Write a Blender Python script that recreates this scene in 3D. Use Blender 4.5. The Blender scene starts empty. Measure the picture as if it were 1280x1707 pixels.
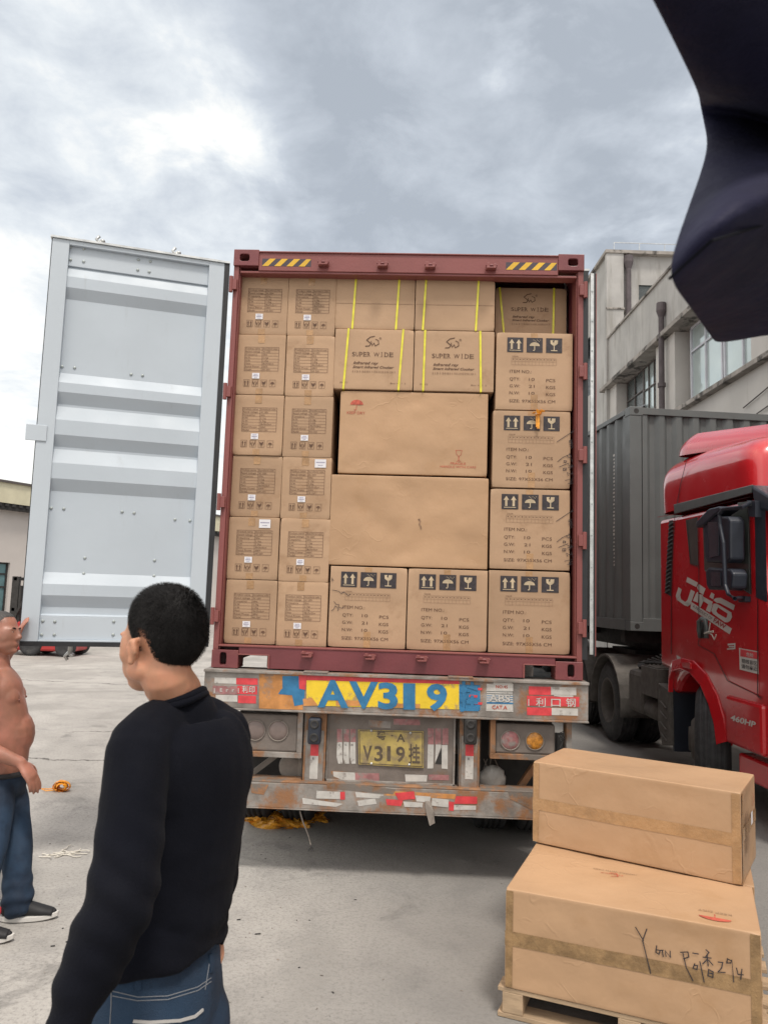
import bpy, bmesh, math, random
from mathutils import Vector, Matrix, noise, Euler
sc = bpy.context.scene
col = sc.collection
R = math.radians
# ------------------------------------------------------------------ camera
FPX, YAW, PITCH, ROLL = 1266.26, -0.03898, 0.108314, 0.0321145
CAM = Vector((0.09028, -5.07167, 1.81496))
fw = Vector((math.sin(YAW)*math.cos(PITCH), math.cos(YAW)*math.cos(PITCH), math.sin(PITCH)))
rt = fw.cross(Vector((0, 0, 1))).normalized(); up = rt.cross(fw)
c_, s_ = math.cos(ROLL), math.sin(ROLL)
CR = c_*rt + s_*up; CU = -s_*rt + c_*up
cd = bpy.data.cameras.new('camera'); cam = bpy.data.objects.new('camera', cd); col.objects.link(cam)
cam.matrix_world = Matrix(((CR.x, CU.x, -fw.x, CAM.x), (CR.y, CU.y, -fw.y, CAM.y), (CR.z, CU.z, -fw.z, CAM.z), (0, 0, 0, 1)))
cd.sensor_fit = 'VERTICAL'; cd.sensor_height = 24.0; cd.lens = 24.0*FPX/1707.0
cd.clip_start = 0.05; cd.clip_end = 2000
sc.camera = cam
cd.dof.use_dof = True; cd.dof.focus_distance = 5.3; cd.dof.aperture_fstop = 5.6
# ------------------------------------------------------------------ world, sun, exposure
SUN_EL, SUN_AZ = R(64), R(160)       # azimuth clockwise from +Y : behind the camera, to the right
w = bpy.data.worlds.new("World"); sc.world = w; w.use_nodes = True
nt = w.node_tree; N = nt.nodes; L = nt.links
for n in list(N): N.remove(n)
def nd(t, nt_=None, **k):
    n = (nt_ or nt).nodes.new(t)
    for a, b in k.items(): setattr(n, a, b)
    return n
out = nd('ShaderNodeOutputWorld'); bg = nd('ShaderNodeBackground'); L.new(bg.outputs[0], out.inputs[0])
sky = nd('ShaderNodeTexSky', sky_type='NISHITA', sun_disc=False, sun_elevation=SUN_EL, sun_rotation=SUN_AZ)
skm = nd('ShaderNodeVectorMath', operation='SCALE'); L.new(sky.outputs[0], skm.inputs[0]); skm.inputs['Scale'].default_value = 0.10
tc = nd('ShaderNodeTexCoord'); sep = nd('ShaderNodeSeparateXYZ'); L.new(tc.outputs['Generated'], sep.inputs[0])
zc = nd('ShaderNodeMath', operation='MAXIMUM'); L.new(sep.outputs[2], zc.inputs[0]); zc.inputs[1].default_value = 0.0
za = nd('ShaderNodeMath', operation='ADD'); L.new(zc.outputs[0], za.inputs[0]); za.inputs[1].default_value = 0.22
dx = nd('ShaderNodeMath', operation='DIVIDE'); L.new(sep.outputs[0], dx.inputs[0]); L.new(za.outputs[0], dx.inputs[1])
dy = nd('ShaderNodeMath', operation='DIVIDE'); L.new(sep.outputs[1], dy.inputs[0]); L.new(za.outputs[0], dy.inputs[1])
cb = nd('ShaderNodeCombineXYZ'); L.new(dx.outputs[0], cb.inputs[0]); L.new(dy.outputs[0], cb.inputs[1])
def wnoise(scale, detail, rough, off, dist=0.0):
    m = nd('ShaderNodeMapping'); L.new(cb.outputs[0], m.inputs[0]); m.inputs['Location'].default_value = off
    n = nd('ShaderNodeTexNoise'); L.new(m.outputs[0], n.inputs['Vector'])
    n.inputs['Scale'].default_value = scale; n.inputs['Detail'].default_value = detail; n.inputs['Roughness'].default_value = rough
    n.inputs['Distortion'].default_value = dist
    return n.outputs[0]
def mr(v, a, b, c=0.0, d=1.0, smooth=True, nt_=None):
    n = nd('ShaderNodeMapRange', nt_); (nt_ or nt).links.new(v, n.inputs[0])
    n.interpolation_type = 'SMOOTHSTEP' if smooth else 'LINEAR'
    n.inputs[1].default_value = a; n.inputs[2].default_value = b; n.inputs[3].default_value = c; n.inputs[4].default_value = d
    return n.outputs[0]
def mth(op, a, b, nt_=None, clamp=False):
    n = nd('ShaderNodeMath', nt_, operation=op); n.use_clamp = clamp
    for i, v in enumerate((a, b)):
        if isinstance(v, (int, float)): n.inputs[i].default_value = v
        else: (nt_ or nt).links.new(v, n.inputs[i])
    return n.outputs[0]
n1 = wnoise(0.9, 6, 0.52, (3.1, 1.7, 0), 0.1)
n2 = wnoise(5.5, 8, 0.62, (0.4, 5.2, 0), 0.25)
# a bright bank of cloud to the left of the view, greyer overhead, a few bright openings
lx_ = mr(mth('ADD', dx.outputs[0], mth('MULTIPLY', mth('SUBTRACT', n1, 0.5), 0.55)), -0.12, -0.42)
n3 = wnoise(2.4, 7, 0.6, (7.7, 2.1, 0), 0.3)
big = mth('ADD', mth('MULTIPLY', mr(n1, 0.45, 0.66), 0.30), mth('MULTIPLY', lx_, 0.62))
puff = mth('MULTIPLY', mr(n3, 0.56, 0.70), 0.34)
hz = mr(sep.outputs[2], 0.46, 0.14, 0.0, 0.30)
cl = mth('ADD', mth('ADD', mth('ADD', big, puff), hz), mth('ADD', mth('MULTIPLY', mth('SUBTRACT', n2, 0.5), 1.35), 0.03), clamp=True)
ramp = nd('ShaderNodeValToRGB'); L.new(cl, ramp.inputs[0])
e = ramp.color_ramp.elements
e[0].position = 0.0; e[0].color = (0.375, 0.41, 0.455, 1)
e[1].position = 1.0; e[1].color = (0.93, 0.92, 0.875, 1)
x = ramp.color_ramp.elements.new(0.40); x.color = (0.52, 0.56, 0.61, 1)
x = ramp.color_ramp.elements.new(0.72); x.color = (0.70, 0.735, 0.76, 1)
# extra sky glow added around the sun, behind the camera, to light front faces
sd = Vector((math.sin(SUN_AZ)*math.cos(SUN_EL), math.cos(SUN_AZ)*math.cos(SUN_EL), math.sin(SUN_EL)))
nrm = nd('ShaderNodeVectorMath', operation='DOT_PRODUCT'); L.new(tc.outputs['Generated'], nrm.inputs[0]); nrm.inputs[1].default_value = sd
glow = mr(nrm.outputs['Value'], 0.30, 1.0, 0.0, 1.0)
wm = nd('ShaderNodeMix', data_type='RGBA', blend_type='MULTIPLY'); wm.inputs[0].default_value = 1.0; L.new(ramp.outputs[0], wm.inputs[6]); 
gl = nd('ShaderNodeMix', data_type='RGBA'); L.new(glow, gl.inputs[0]); gl.inputs[6].default_value = (1, 1, 1, 1); gl.inputs[7].default_value = (2.9, 2.55, 2.2, 1); L.new(gl.outputs[2], wm.inputs[7])
sc1 = wm
mx = nd('ShaderNodeMix', data_type='RGBA'); mx.inputs[0].default_value = 0.88
L.new(skm.outputs[0], mx.inputs[6]); L.new(sc1.outputs[2], mx.inputs[7])
L.new(mx.outputs[2], bg.inputs[0]); bg.inputs[1].default_value = 1.16
sl = bpy.data.lights.new('sun', 'SUN'); sl.energy = 2.2; sl.angle = R(11); sl.color = (1.0, 0.93, 0.84)
so = bpy.data.objects.new('sun', sl); col.objects.link(so)
so.rotation_euler = (-sd).to_track_quat('-Z', 'Y').to_euler(); so.location = (-3, -8, 12)
sc.view_settings.view_transform = 'Standard'; sc.view_settings.look = 'None'
sc.view_settings.exposure = 0.16; sc.view_settings.gamma = 1.0; sc.view_settings.use_curve_mapping = False

# ------------------------------------------------------------------ survey helpers: a photograph pixel back to a point in the yard
def ray(px, py): return (fw*1.0 + CR*((px-640)/FPX) + CU*((853.5-py)/FPX))
def at(px, py, Y): d = ray(px, py); return CAM + d*((Y-CAM.y)/d.y)
def atz(px, py, z=0.0): d = ray(px, py); return CAM + d*((z-CAM.z)/d.z)
def atp(px, py, p, n): d = ray(px, py); n = Vector(n); return CAM + d*(n.dot(Vector(p)-CAM)/n.dot(d))

# ------------------------------------------------------------------ materials
MATS = {}
def mat(name, c, rough=0.6, metal=0.0, var=0.12, scale=4.0, bump=0.1, bscale=60.0, dirt=None, dthr=(0.5, 0.7), dscale=3.0,
        coat=0.0, c2=None, stretch=(1, 1, 1), spec=0.5, rand=0.0, edge=None, trans=0.0, flute=False, dstretch=None, crease=0.0):
    if name in MATS: return MATS[name]
    m = bpy.data.materials.new(name); m.use_nodes = True; t = m.node_tree
    for n in list(t.nodes): t.nodes.remove(n)
    o = nd('ShaderNodeOutputMaterial', t); p = nd('ShaderNodeBsdfPrincipled', t); t.links.new(p.outputs[0], o.inputs[0])
    tcn = nd('ShaderNodeTexCoord', t); mp = nd('ShaderNodeMapping', t); t.links.new(tcn.outputs['Object'], mp.inputs[0])
    mp.inputs['Scale'].default_value = stretch
    oi = nd('ShaderNodeObjectInfo', t)
    if rand:
        cbn = nd('ShaderNodeCombineXYZ', t); t.links.new(mth('MULTIPLY', oi.outputs['Random'], 37.0, t), cbn.inputs[0])
        t.links.new(cbn.outputs[0], mp.inputs['Location'])
    def nz(sc_, det, ro=0.55, src=None):
        n = nd('ShaderNodeTexNoise', t); t.links.new(src or mp.outputs[0], n.inputs['Vector'])
        n.inputs['Scale'].default_value = sc_; n.inputs['Detail'].default_value = det; n.inputs['Roughness'].default_value = ro
        return n.outputs[0]
    def cmix(f, a, b):
        n = nd('ShaderNodeMix', t, data_type='RGBA')
        if isinstance(f, float): n.inputs[0].default_value = f
        else: t.links.new(f, n.inputs[0])
        for i, v in ((6, a), (7, b)):
            if isinstance(v, tuple): n.inputs[i].default_value = (*v[:3], 1)
            else: t.links.new(v, n.inputs[i])
        return n.outputs[2]
    lo = tuple(v*(1-var) for v in c); hi = tuple(min(1, v*(1+var)) for v in (c2 or c))
    cc = cmix(mr(nz(scale, 5), 0.3, 0.7, nt_=t), lo, hi)
    if rand:
        g = nd('ShaderNodeHueSaturation', t); t.links.new(cc, g.inputs['Color'])
        t.links.new(mr(oi.outputs['Random'], 0, 1, 1-rand, 1+rand, False, t), g.inputs['Value']); cc = g.outputs[0]
    if edge:
        ge = nd('ShaderNodeNewGeometry', t); cc = cmix(mr(ge.outputs['Pointiness'], 0.52, 0.60, 0, edge[3], nt_=t), cc, edge[:3])
    if dirt:
        dm = mp.outputs[0]
        if dstretch:
            m2 = nd('ShaderNodeMapping', t); t.links.new(mp.outputs[0], m2.inputs[0]); m2.inputs['Scale'].default_value = dstretch; dm = m2.outputs[0]
        cc = cmix(mr(nz(dscale, 9, 0.68, dm), dthr[0], dthr[1], nt_=t), cc, dirt)
    t.links.new(cc, p.inputs['Base Color'])
    p.inputs['Metallic'].default_value = metal
    t.links.new(mr(nz(scale*2.3, 4), 0.3, 0.7, max(0.02, rough-0.08), min(1, rough+0.08), nt_=t), p.inputs['Roughness'])
    p.inputs['Specular IOR Level'].default_value = spec
    if coat: p.inputs['Coat Weight'].default_value = coat; p.inputs['Coat Roughness'].default_value = 0.06
    if trans: p.inputs['Transmission Weight'].default_value = trans
    if bump:
        b = nd('ShaderNodeBump', t); b.inputs['Strength'].default_value = bump; b.inputs['Distance'].default_value = 0.01
        h = nz(bscale, 6, 0.6)
        if flute:
            wv = nd('ShaderNodeTexWave', t, bands_direction='X'); t.links.new(tcn.outputs['Object'], wv.inputs['Vector'])
            wv.inputs['Scale'].default_value = 38.0; wv.inputs['Distortion'].default_value = 0.6; wv.inputs['Detail'].default_value = 1
            h = mth('ADD', mth('MULTIPLY', h, 0.8), mth('MULTIPLY', wv.outputs[1], 0.10), t)
            h = mth('ADD', h, mth('MULTIPLY', nz(7.0, 3), 2.2, t), t)
            vr = nd('ShaderNodeTexVoronoi', t, feature='DISTANCE_TO_EDGE'); vd = nd('ShaderNodeVectorMath', t, operation='ADD'); nv_ = nd('ShaderNodeTexNoise', t); t.links.new(mp.outputs[0], nv_.inputs['Vector']); nv_.inputs['Scale'].default_value = 6
            vsx = nd('ShaderNodeVectorMath', t, operation='SCALE'); t.links.new(nv_.outputs[1], vsx.inputs[0]); vsx.inputs['Scale'].default_value = 0.35
            t.links.new(mp.outputs[0], vd.inputs[0]); t.links.new(vsx.outputs[0], vd.inputs[1]); t.links.new(vd.outputs[0], vr.inputs['Vector']); vr.inputs['Scale'].default_value = 4.5
            h = mth('ADD', h, mth('MULTIPLY', mth('MULTIPLY', mr(vr.outputs[0], 0.0, 0.05, 1, 0, nt_=t), mr(nz(3.0, 4), 0.5, 0.62, nt_=t), t), crease, t), t)
        t.links.new(h, b.inputs['Height']); t.links.new(b.outputs[0], p.inputs['Normal'])
    MATS[name] = m; return m
KRAFT = mat('kraft', (0.405, 0.268, 0.170), 0.72, var=0.07, scale=2.2, bump=0.20, bscale=30, rand=0.13, edge=(0.60, 0.45, 0.30, 0.6),
            dirt=(0.31, 0.19, 0.11), dthr=(0.54, 0.78), dscale=4.0, flute=True, spec=0.3)
KRAFT2 = mat('kraft_warm', (0.455, 0.285, 0.165), 0.5, crease=0.5, var=0.07, scale=1.6, bump=0.22, bscale=20, rand=0.04, edge=(0.66, 0.48, 0.30, 0.6),
            dirt=(0.40, 0.235, 0.12), dthr=(0.50, 0.78), dscale=2.4, flute=True, spec=0.4)
TAPE = mat('brown_tape', (0.40, 0.235, 0.115), 0.25, var=0.15, scale=14, bump=0.25, bscale=60, rand=0.05, spec=0.5)
TAPE2 = mat('olive_tape', (0.28, 0.175, 0.085), 0.25, var=0.22, scale=20, bump=0.3, bscale=60)
INK = mat('black_ink', (0.035, 0.028, 0.032), 0.6, var=0.3, scale=40, bump=0.0)
INKB = mat('brown_ink', (0.115, 0.06, 0.035), 0.7, var=0.25, scale=60, bump=0.0)
INKF = mat('faded_ink', (0.27, 0.165, 0.10), 0.7, var=0.2, scale=60, bump=0.0)
INKR = mat('red_ink', (0.45, 0.09, 0.055), 0.7, var=0.25, scale=50, bump=0.0)
KPRINT = mat('kraft_in_print', (0.50, 0.40, 0.27), 0.7, var=0.15, scale=30, bump=0.0)
PAPER = mat('label_paper', (0.72, 0.71, 0.74), 0.5, var=0.04, bump=0.0)
PINK = mat('label_print', (0.35, 0.33, 0.42), 0.5, var=0.2, scale=80, bump=0.0)
YSTRAP = mat('yellow_strap', (0.72, 0.66, 0.05), 0.35, var=0.12, scale=20, bump=0.15, bscale=200)
ORNG = mat('orange_strap', (0.80, 0.33, 0.03), 0.35, var=0.25, scale=60, bump=0.2, bscale=80)
FILM = mat('amber_film', (0.80, 0.36, 0.045), 0.2, var=0.35, scale=9, bump=0.3, bscale=30, trans=0.12)
CONT = mat('oxide_red_paint', (0.165, 0.040, 0.046), 0.45, var=0.13, scale=3, bump=0.12, bscale=50, dirt=(0.13, 0.06, 0.05), dthr=(0.62, 0.85), dscale=6,
           edge=(0.30, 0.10, 0.08, 0.6))
CONTD = mat('container_inside', (0.09, 0.05, 0.05), 0.8)
DOORP = mat('pale_door_paint', (0.46, 0.515, 0.57), 0.55, var=0.045, scale=1.5, bump=0.06, bscale=20, dirt=(0.36, 0.39, 0.41), dthr=(0.58, 0.92), dscale=5,
            edge=(0.52, 0.57, 0.62, 0.5), dstretch=(3, 3, 0.5))
RIVET = mat('rivet_zinc', (0.38, 0.42, 0.42), 0.5, metal=0.1, var=0.1)
GASKET = mat('black_rubber', (0.018, 0.019, 0.022), 0.55, var=0.2, bump=0.1)
ALU = mat('galvanised', (0.55, 0.56, 0.55), 0.38, metal=0.7, var=0.2, scale=12, dirt=(0.25, 0.22, 0.2), dthr=(0.6, 0.8), dscale=10)
STEELG = mat('grey_worn_steel', (0.20, 0.175, 0.155), 0.65, var=0.25, scale=6, bump=0.3, bscale=60, dirt=(0.27, 0.13, 0.06), dthr=(0.47, 0.64), dscale=5, c2=(0.26, 0.24, 0.22))
STEELR = mat('rusty_orange_steel', (0.27, 0.135, 0.065), 0.7, var=0.3, scale=9, bump=0.3, bscale=60, dirt=(0.17, 0.145, 0.125), dthr=(0.46, 0.58), dscale=6)
DUSTY = mat('dusty_metal', (0.27, 0.235, 0.205), 0.8, var=0.15, scale=7, bump=0.3, bscale=50, dirt=(0.17, 0.145, 0.13), dthr=(0.5, 0.75), dscale=5)
DUSTB = mat('dusty_panel', (0.175, 0.148, 0.13), 0.8, var=0.15, scale=7, bump=0.3, bscale=50, dirt=(0.20, 0.11, 0.06), dthr=(0.55, 0.75), dscale=4)
DUSTD = mat('road_grime', (0.105, 0.095, 0.085), 0.8, var=0.2, scale=7, bump=0.3, bscale=50, dirt=(0.06, 0.052, 0.046), dthr=(0.5, 0.75), dscale=5)
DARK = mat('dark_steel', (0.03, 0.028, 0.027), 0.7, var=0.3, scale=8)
TYRE = mat('tyre_rubber', (0.035, 0.035, 0.037), 0.8, var=0.25, scale=10, bump=0.2, dirt=(0.10, 0.095, 0.085), dthr=(0.55, 0.75), dscale=6)
PYEL = mat('yellow_paint', (0.78, 0.55, 0.03), 0.5, var=0.1, scale=8, bump=0.1, dirt=(0.42, 0.30, 0.12), dthr=(0.55, 0.66), dscale=11)
PBLU = mat('blue_paint', (0.03, 0.17, 0.34), 0.5, var=0.2, scale=12, bump=0.1, dirt=(0.10, 0.20, 0.28), dthr=(0.60, 0.75), dscale=18)
PRED = mat('red_reflector', (0.62, 0.055, 0.065), 0.4, var=0.15, scale=20, bump=0.05, dirt=(0.33, 0.10, 0.09), dthr=(0.60, 0.75), dscale=16)
PWHT = mat('white_reflector', (0.52, 0.50, 0.47), 0.4, var=0.1, scale=20, bump=0.05, dirt=(0.30, 0.27, 0.25), dthr=(0.55, 0.66), dscale=22)
PORG = mat('orange_paint', (0.52, 0.23, 0.07), 0.6, var=0.25, scale=10, bump=0.1, dirt=(0.30, 0.20, 0.14), dthr=(0.5, 0.65), dscale=12)
PLATE = mat('plate_yellow', (0.42, 0.32, 0.10), 0.5, var=0.15, scale=10, dirt=(0.25, 0.19, 0.11), dthr=(0.44, 0.66), dscale=14)
PLTXT = mat('plate_ink', (0.10, 0.075, 0.05), 0.5, var=0.3, scale=20)
GREYPK = mat('faded_red_strip', (0.33, 0.15, 0.15), 0.6, var=0.25, scale=20, dirt=(0.26, 0.23, 0.21), dthr=(0.5, 0.65), dscale=14)
HAZY = mat('hazard_yellow', (0.70, 0.42, 0.03), 0.5, var=0.1); HAZB = mat('hazard_black', (0.06, 0.045, 0.06), 0.5)
TRUCK = mat('red_truck_paint', (0.55, 0.013, 0.019), 0.22, var=0.05, scale=1.0, bump=0.0, coat=0.9, dirt=(0.33, 0.02, 0.02), dthr=(0.55, 0.95), dscale=3)
TRUCKD = mat('red_truck_shut_line', (0.04, 0.005, 0.006), 0.6, bump=0)
BLKPL = mat('black_plastic', (0.022, 0.027, 0.040), 0.45, var=0.15, bump=0.15, bscale=120)
GREYPL = mat('grey_trim', (0.10, 0.115, 0.115), 0.4, var=0.1)
GLASSD = mat('dark_cab_glass', (0.085, 0.095, 0.09), 0.10, var=0.2, scale=2, bump=0, spec=0.8)
MIRR = mat('mirror_glass', (0.12, 0.14, 0.17), 0.08, metal=0.6, var=0.1, bump=0)
LOGOW = mat('logo_silver', (0.60, 0.575, 0.54), 0.4, var=0.05, bump=0)
LOGOR = mat('logo_red', (0.30, 0.02, 0.02), 0.5, bump=0)
GCON = mat('grey_container_paint', (0.125, 0.135, 0.135), 0.5, var=0.10, scale=1.5, bump=0.08, dirt=(0.17, 0.155, 0.145), dthr=(0.55, 0.85), dscale=1.8, dstretch=(2, 2, .5))
CONC = mat('building_render', (0.40, 0.39, 0.375), 0.85, var=0.14, scale=0.9, bump=0.2, bscale=30, dirt=(0.27, 0.26, 0.24), dthr=(0.48, 0.70), dscale=1.1, dstretch=(2.5, 2.5, 0.30))
CONC2 = mat('building_render_pale', (0.50, 0.48, 0.455), 0.85, var=0.08, scale=0.9, bump=0.2, bscale=30, dirt=(0.30, 0.28, 0.25), dthr=(0.58, 0.82), dscale=1.2, dstretch=(2.5, 2.5, 0.35))
LEDGE = mat('stained_ledge', (0.30, 0.275, 0.25), 0.85, var=0.2, scale=2, dirt=(0.06, 0.055, 0.05), dthr=(0.48, 0.62), dscale=2.5)
PIPE = mat('old_pipe', (0.085, 0.07, 0.075), 0.7, var=0.2)
WGLASS = mat('window_glass', (0.50, 0.58, 0.58), 0.10, metal=0.35, var=0.12, scale=0.6, bump=0.04, bscale=2)
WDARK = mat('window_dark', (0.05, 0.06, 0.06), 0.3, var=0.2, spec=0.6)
WFRAME = mat('window_frame', (0.52, 0.53, 0.58), 0.5, var=0.08)
WFRD = mat('old_window_frame', (0.10, 0.085, 0.08), 0.6)
SKIN1 = mat('skin', (0.50, 0.255, 0.155), 0.5, var=0.08, scale=25, bump=0.08, bscale=300, c2=(0.52, 0.24, 0.145))
SKIN2 = mat('skin_sunburnt', (0.31, 0.145, 0.098), 0.42, var=0.12, scale=9, bump=0.08, bscale=200, c2=(0.37, 0.155, 0.108))
for m_ in (SKIN1, SKIN2):
    b_ = [n for n in m_.node_tree.nodes if n.type == 'BSDF_PRINCIPLED'][0]
    b_.inputs['Subsurface Weight'].default_value = 0.12; b_.inputs['Subsurface Scale'].default_value = 0.01
    b_.inputs['Subsurface Radius'].default_value = (1.0, 0.3, 0.15)
HAIR = mat('black_hair', (0.009, 0.008, 0.008), 0.7, var=0.2, scale=30, bump=0.0, spec=0.25)
HAIRG = mat('greying_hair', (0.045, 0.04, 0.038), 0.6, var=0.4, scale=90, bump=0.3, bscale=250)
KNIT = mat('navy_knit', (0.0046, 0.0052, 0.009), 0.9, var=0.25, scale=3, bump=0.3, bscale=260, spec=0.12)
b_ = [n for n in KNIT.node_tree.nodes if n.type == 'BSDF_PRINCIPLED'][0]
b_.inputs['Sheen Weight'].default_value = 0.015; b_.inputs['Sheen Roughness'].default_value = 0.5
DENIM = mat('denim', (0.0065, 0.019, 0.044), 0.8, var=0.25, scale=5, bump=0.4, bscale=350, c2=(0.014, 0.036, 0.072), dirt=(0.005, 0.012, 0.028), dthr=(0.5, 0.8), dscale=4)
STITCH = mat('pale_stitching', (0.22, 0.23, 0.25), 0.7, bump=0)
CANOPY = mat('umbrella_cloth', (0.010, 0.010, 0.032), 0.75, var=0.2, scale=6, bump=0.5, bscale=25, spec=0.25)
TRIM = mat('white_pocket_trim', (0.5, 0.48, 0.46), 0.7, bump=0)
WHITES = mat('white_sole', (0.6, 0.58, 0.55), 0.6); BLKSH = mat('black_shoe', (0.015, 0.015, 0.017), 0.7)
WOOD = mat('pallet_wood', (0.42, 0.30, 0.19), 0.8, var=0.2, scale=6, bump=0.3, stretch=(1, 6, 6), dirt=(0.22, 0.15, 0.10), dthr=(0.5, 0.75), dscale=3)
BAGPL = mat('grey_plastic_bag', (0.34, 0.33, 0.31), 0.4, var=0.2, scale=8, bump=0.8, bscale=14)
LENSR = mat('red_lens', (0.34, 0.13, 0.13), 0.35, var=0.3, scale=30, dirt=(0.27, 0.235, 0.22), dthr=(0.42, 0.6), dscale=12)
LENSA = mat('amber_lens', (0.48, 0.20, 0.03), 0.4, var=0.4, scale=60, dirt=(0.27, 0.21, 0.16), dthr=(0.5, 0.66), dscale=14)
LENSD = mat('dusty_lens', (0.20, 0.155, 0.14), 0.5, var=0.1, scale=20)
TWINE = mat('white_twine', (0.58, 0.55, 0.49), 0.8)
ROOFY = mat('cream_roof_sheet', (0.62, 0.58, 0.42), 0.6, var=0.06); WALLW = mat('pale_wall', (0.56, 0.52, 0.49), 0.85, var=0.08, scale=0.5)
TEALG = mat('teal_glass', (0.12, 0.22, 0.24), 0.15, var=0.3, scale=1.5, spec=0.7)
FORKR = mat('forklift_red', (0.40, 0.03, 0.03), 0.4)

# ------------------------------------------------------------------ mesh builder
class MB:
    def __init__(s): s.v = []; s.f = []; s.m = []; s.ms = []
    def mi(s, m):
        if m not in s.ms: s.ms.append(m)
        return s.ms.index(m)
    def add(s, vs, fs, m):
        o = len(s.v); s.v += [tuple(v) for v in vs]; k = s.mi(m)
        for f in fs: s.f.append(tuple(o+i for i in f)); s.m.append(k)
    def box(s, a, b, m):
        x0, y0, z0 = [min(p, q) for p, q in zip(a, b)]; x1, y1, z1 = [max(p, q) for p, q in zip(a, b)]
        s.add([(x0,y0,z0),(x1,y0,z0),(x1,y1,z0),(x0,y1,z0),(x0,y0,z1),(x1,y0,z1),(x1,y1,z1),(x0,y1,z1)],
              [(3,2,1,0),(4,5,6,7),(0,1,5,4),(1,2,6,5),(2,3,7,6),(3,0,4,7)], m); return s
    def bar(s, p, q, wd, hg, m, ref=(0, 0, 1)):
        p, q = Vector(p), Vector(q); t = (q-p).normalized(); r = Vector(ref)
        if abs(t.dot(r)) > 0.97: r = Vector((1, 0, 0))
        a = t.cross(r).normalized()*wd/2; b = a.cross(t).normalized()*hg/2
        s.add([p-a-b, p+a-b, p+a+b, p-a+b, q-a-b, q+a-b, q+a+b, q-a+b],
              [(0,1,2,3),(7,6,5,4),(0,4,5,1),(1,5,6,2),(2,6,7,3),(3,7,4,0)], m); return s
    def tube(s, pts, r, m, n=8, cap=True):
        pts = [Vector(p) for p in pts]; rs = r if isinstance(r, (list, tuple)) else [r]*len(pts)
        prev = None; vs = []; fs = []
        for i, p in enumerate(pts):
            t = (pts[min(i+1, len(pts)-1)]-pts[max(i-1, 0)]).normalized()
            if prev is None:
                a = t.cross(Vector((0, 0, 1)))
                if a.length < 0.1: a = t.cross(Vector((1, 0, 0)))
            else: a = prev - t*prev.dot(t)
            a.normalize(); prev = a; b = t.cross(a)
            for k in range(n):
                g = 2*math.pi*k/n; vs.append(p+(a*math.cos(g)+b*math.sin(g))*rs[i])
        for i in range(len(pts)-1):
            for k in range(n): k2 = (k+1) % n; fs.append((i*n+k, i*n+k2, (i+1)*n+k2, (i+1)*n+k))
        if cap: fs.append(tuple(range(n-1, -1, -1))); fs.append(tuple((len(pts)-1)*n+k for k in range(n)))
        s.add(vs, fs, m); return s
    def cyl(s, p, q, r, m, n=20): return s.tube([p, q], r, m, n)
    def lathe(s, c, ax, prof, m, n=32):           # prof: (distance along axis, radius)
        c = Vector(c); ax = Vector(ax).normalized(); a = ax.cross(Vector((0, 0, 1)))
        if a.length < 0.1: a = ax.cross(Vector((1, 0, 0)))
        a.normalize(); b = ax.cross(a); vs = []; fs = []
        for (h, r) in prof:
            for k in range(n):
                g = 2*math.pi*k/n; vs.append(c+ax*h+(a*math.cos(g)+b*math.sin(g))*r)
        for i in range(len(prof)-1):
            for k in range(n): k2 = (k+1) % n; fs.append((i*n+k, i*n+k2, (i+1)*n+k2, (i+1)*n+k))
        s.add(vs, fs, m); return s
    def prism(s, poly, ext, m):                   # poly: 3D points, ext: vector
        e = Vector(ext); n = len(poly); vs = [Vector(p) for p in poly]; vs += [v+e for v in vs]
        s.add(vs, [tuple(range(n-1, -1, -1)), tuple(range(n, 2*n))]+[(i, (i+1) % n, n+(i+1) % n, n+i) for i in range(n)], m); return s
    def ell(s, c, r, m, rot=None, nu=16, nv=10):
        c = Vector(c); rot = rot or Matrix.Identity(3); vs = [c+rot@Vector((0, 0, -r[2]))]; fs = []
        for j in range(1, nv):
            t = -math.pi/2+math.pi*j/nv
            for k in range(nu):
                g = 2*math.pi*k/nu
                vs.append(c+rot@Vector((r[0]*math.cos(t)*math.cos(g), r[1]*math.cos(t)*math.sin(g), r[2]*math.sin(t))))
        vs.append(c+rot@Vector((0, 0, r[2])))
        for k in range(nu): fs.append((0, 1+(k+1) % nu, 1+k))
        for j in range(nv-2):
            for k in range(nu): a = 1+j*nu; fs.append((a+k, a+(k+1) % nu, a+nu+(k+1) % nu, a+nu+k))
        a = 1+(nv-2)*nu
        for k in range(nu): fs.append((a+k, a+(k+1) % nu, len(vs)-1))
        s.add(vs, fs, m); return s
    def grid(s, fn, nu, nv, m):
        vs = [fn(i/nu, j/nv) for j in range(nv+1) for i in range(nu+1)]; q = nu+1
        s.add(vs, [(j*q+i, j*q+i+1, (j+1)*q+i+1, (j+1)*q+i) for j in range(nv) for i in range(nu)], m); return s
    def limb(s, pts, rad, m, ref=(1, 0, 0), n=18, sub=5, caps=(1, 1)):
        P = [Vector(p) for p in pts]; Q = [(r, r) if not isinstance(r, tuple) else r for r in rad]
        def cr(a, b, c, d, t): return 0.5*((2*b)+(c-a)*t+(2*a-5*b+4*c-d)*t*t+(3*b-a-3*c+d)*t*t*t)
        pp = []; qq = []
        for i in range(len(P)-1):
            a, b, c, d = P[max(i-1, 0)], P[i], P[i+1], P[min(i+2, len(P)-1)]
            ra, rb, rc, rd = Q[max(i-1, 0)], Q[i], Q[i+1], Q[min(i+2, len(P)-1)]
            for k in range(sub+(i == len(P)-2)):
                t = k/sub; pp.append(cr(a, b, c, d, t)); qq.append((cr(ra[0], rb[0], rc[0], rd[0], t), cr(ra[1], rb[1], rc[1], rd[1], t)))
        ref = Vector(ref); vs = []; fs = []
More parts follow.
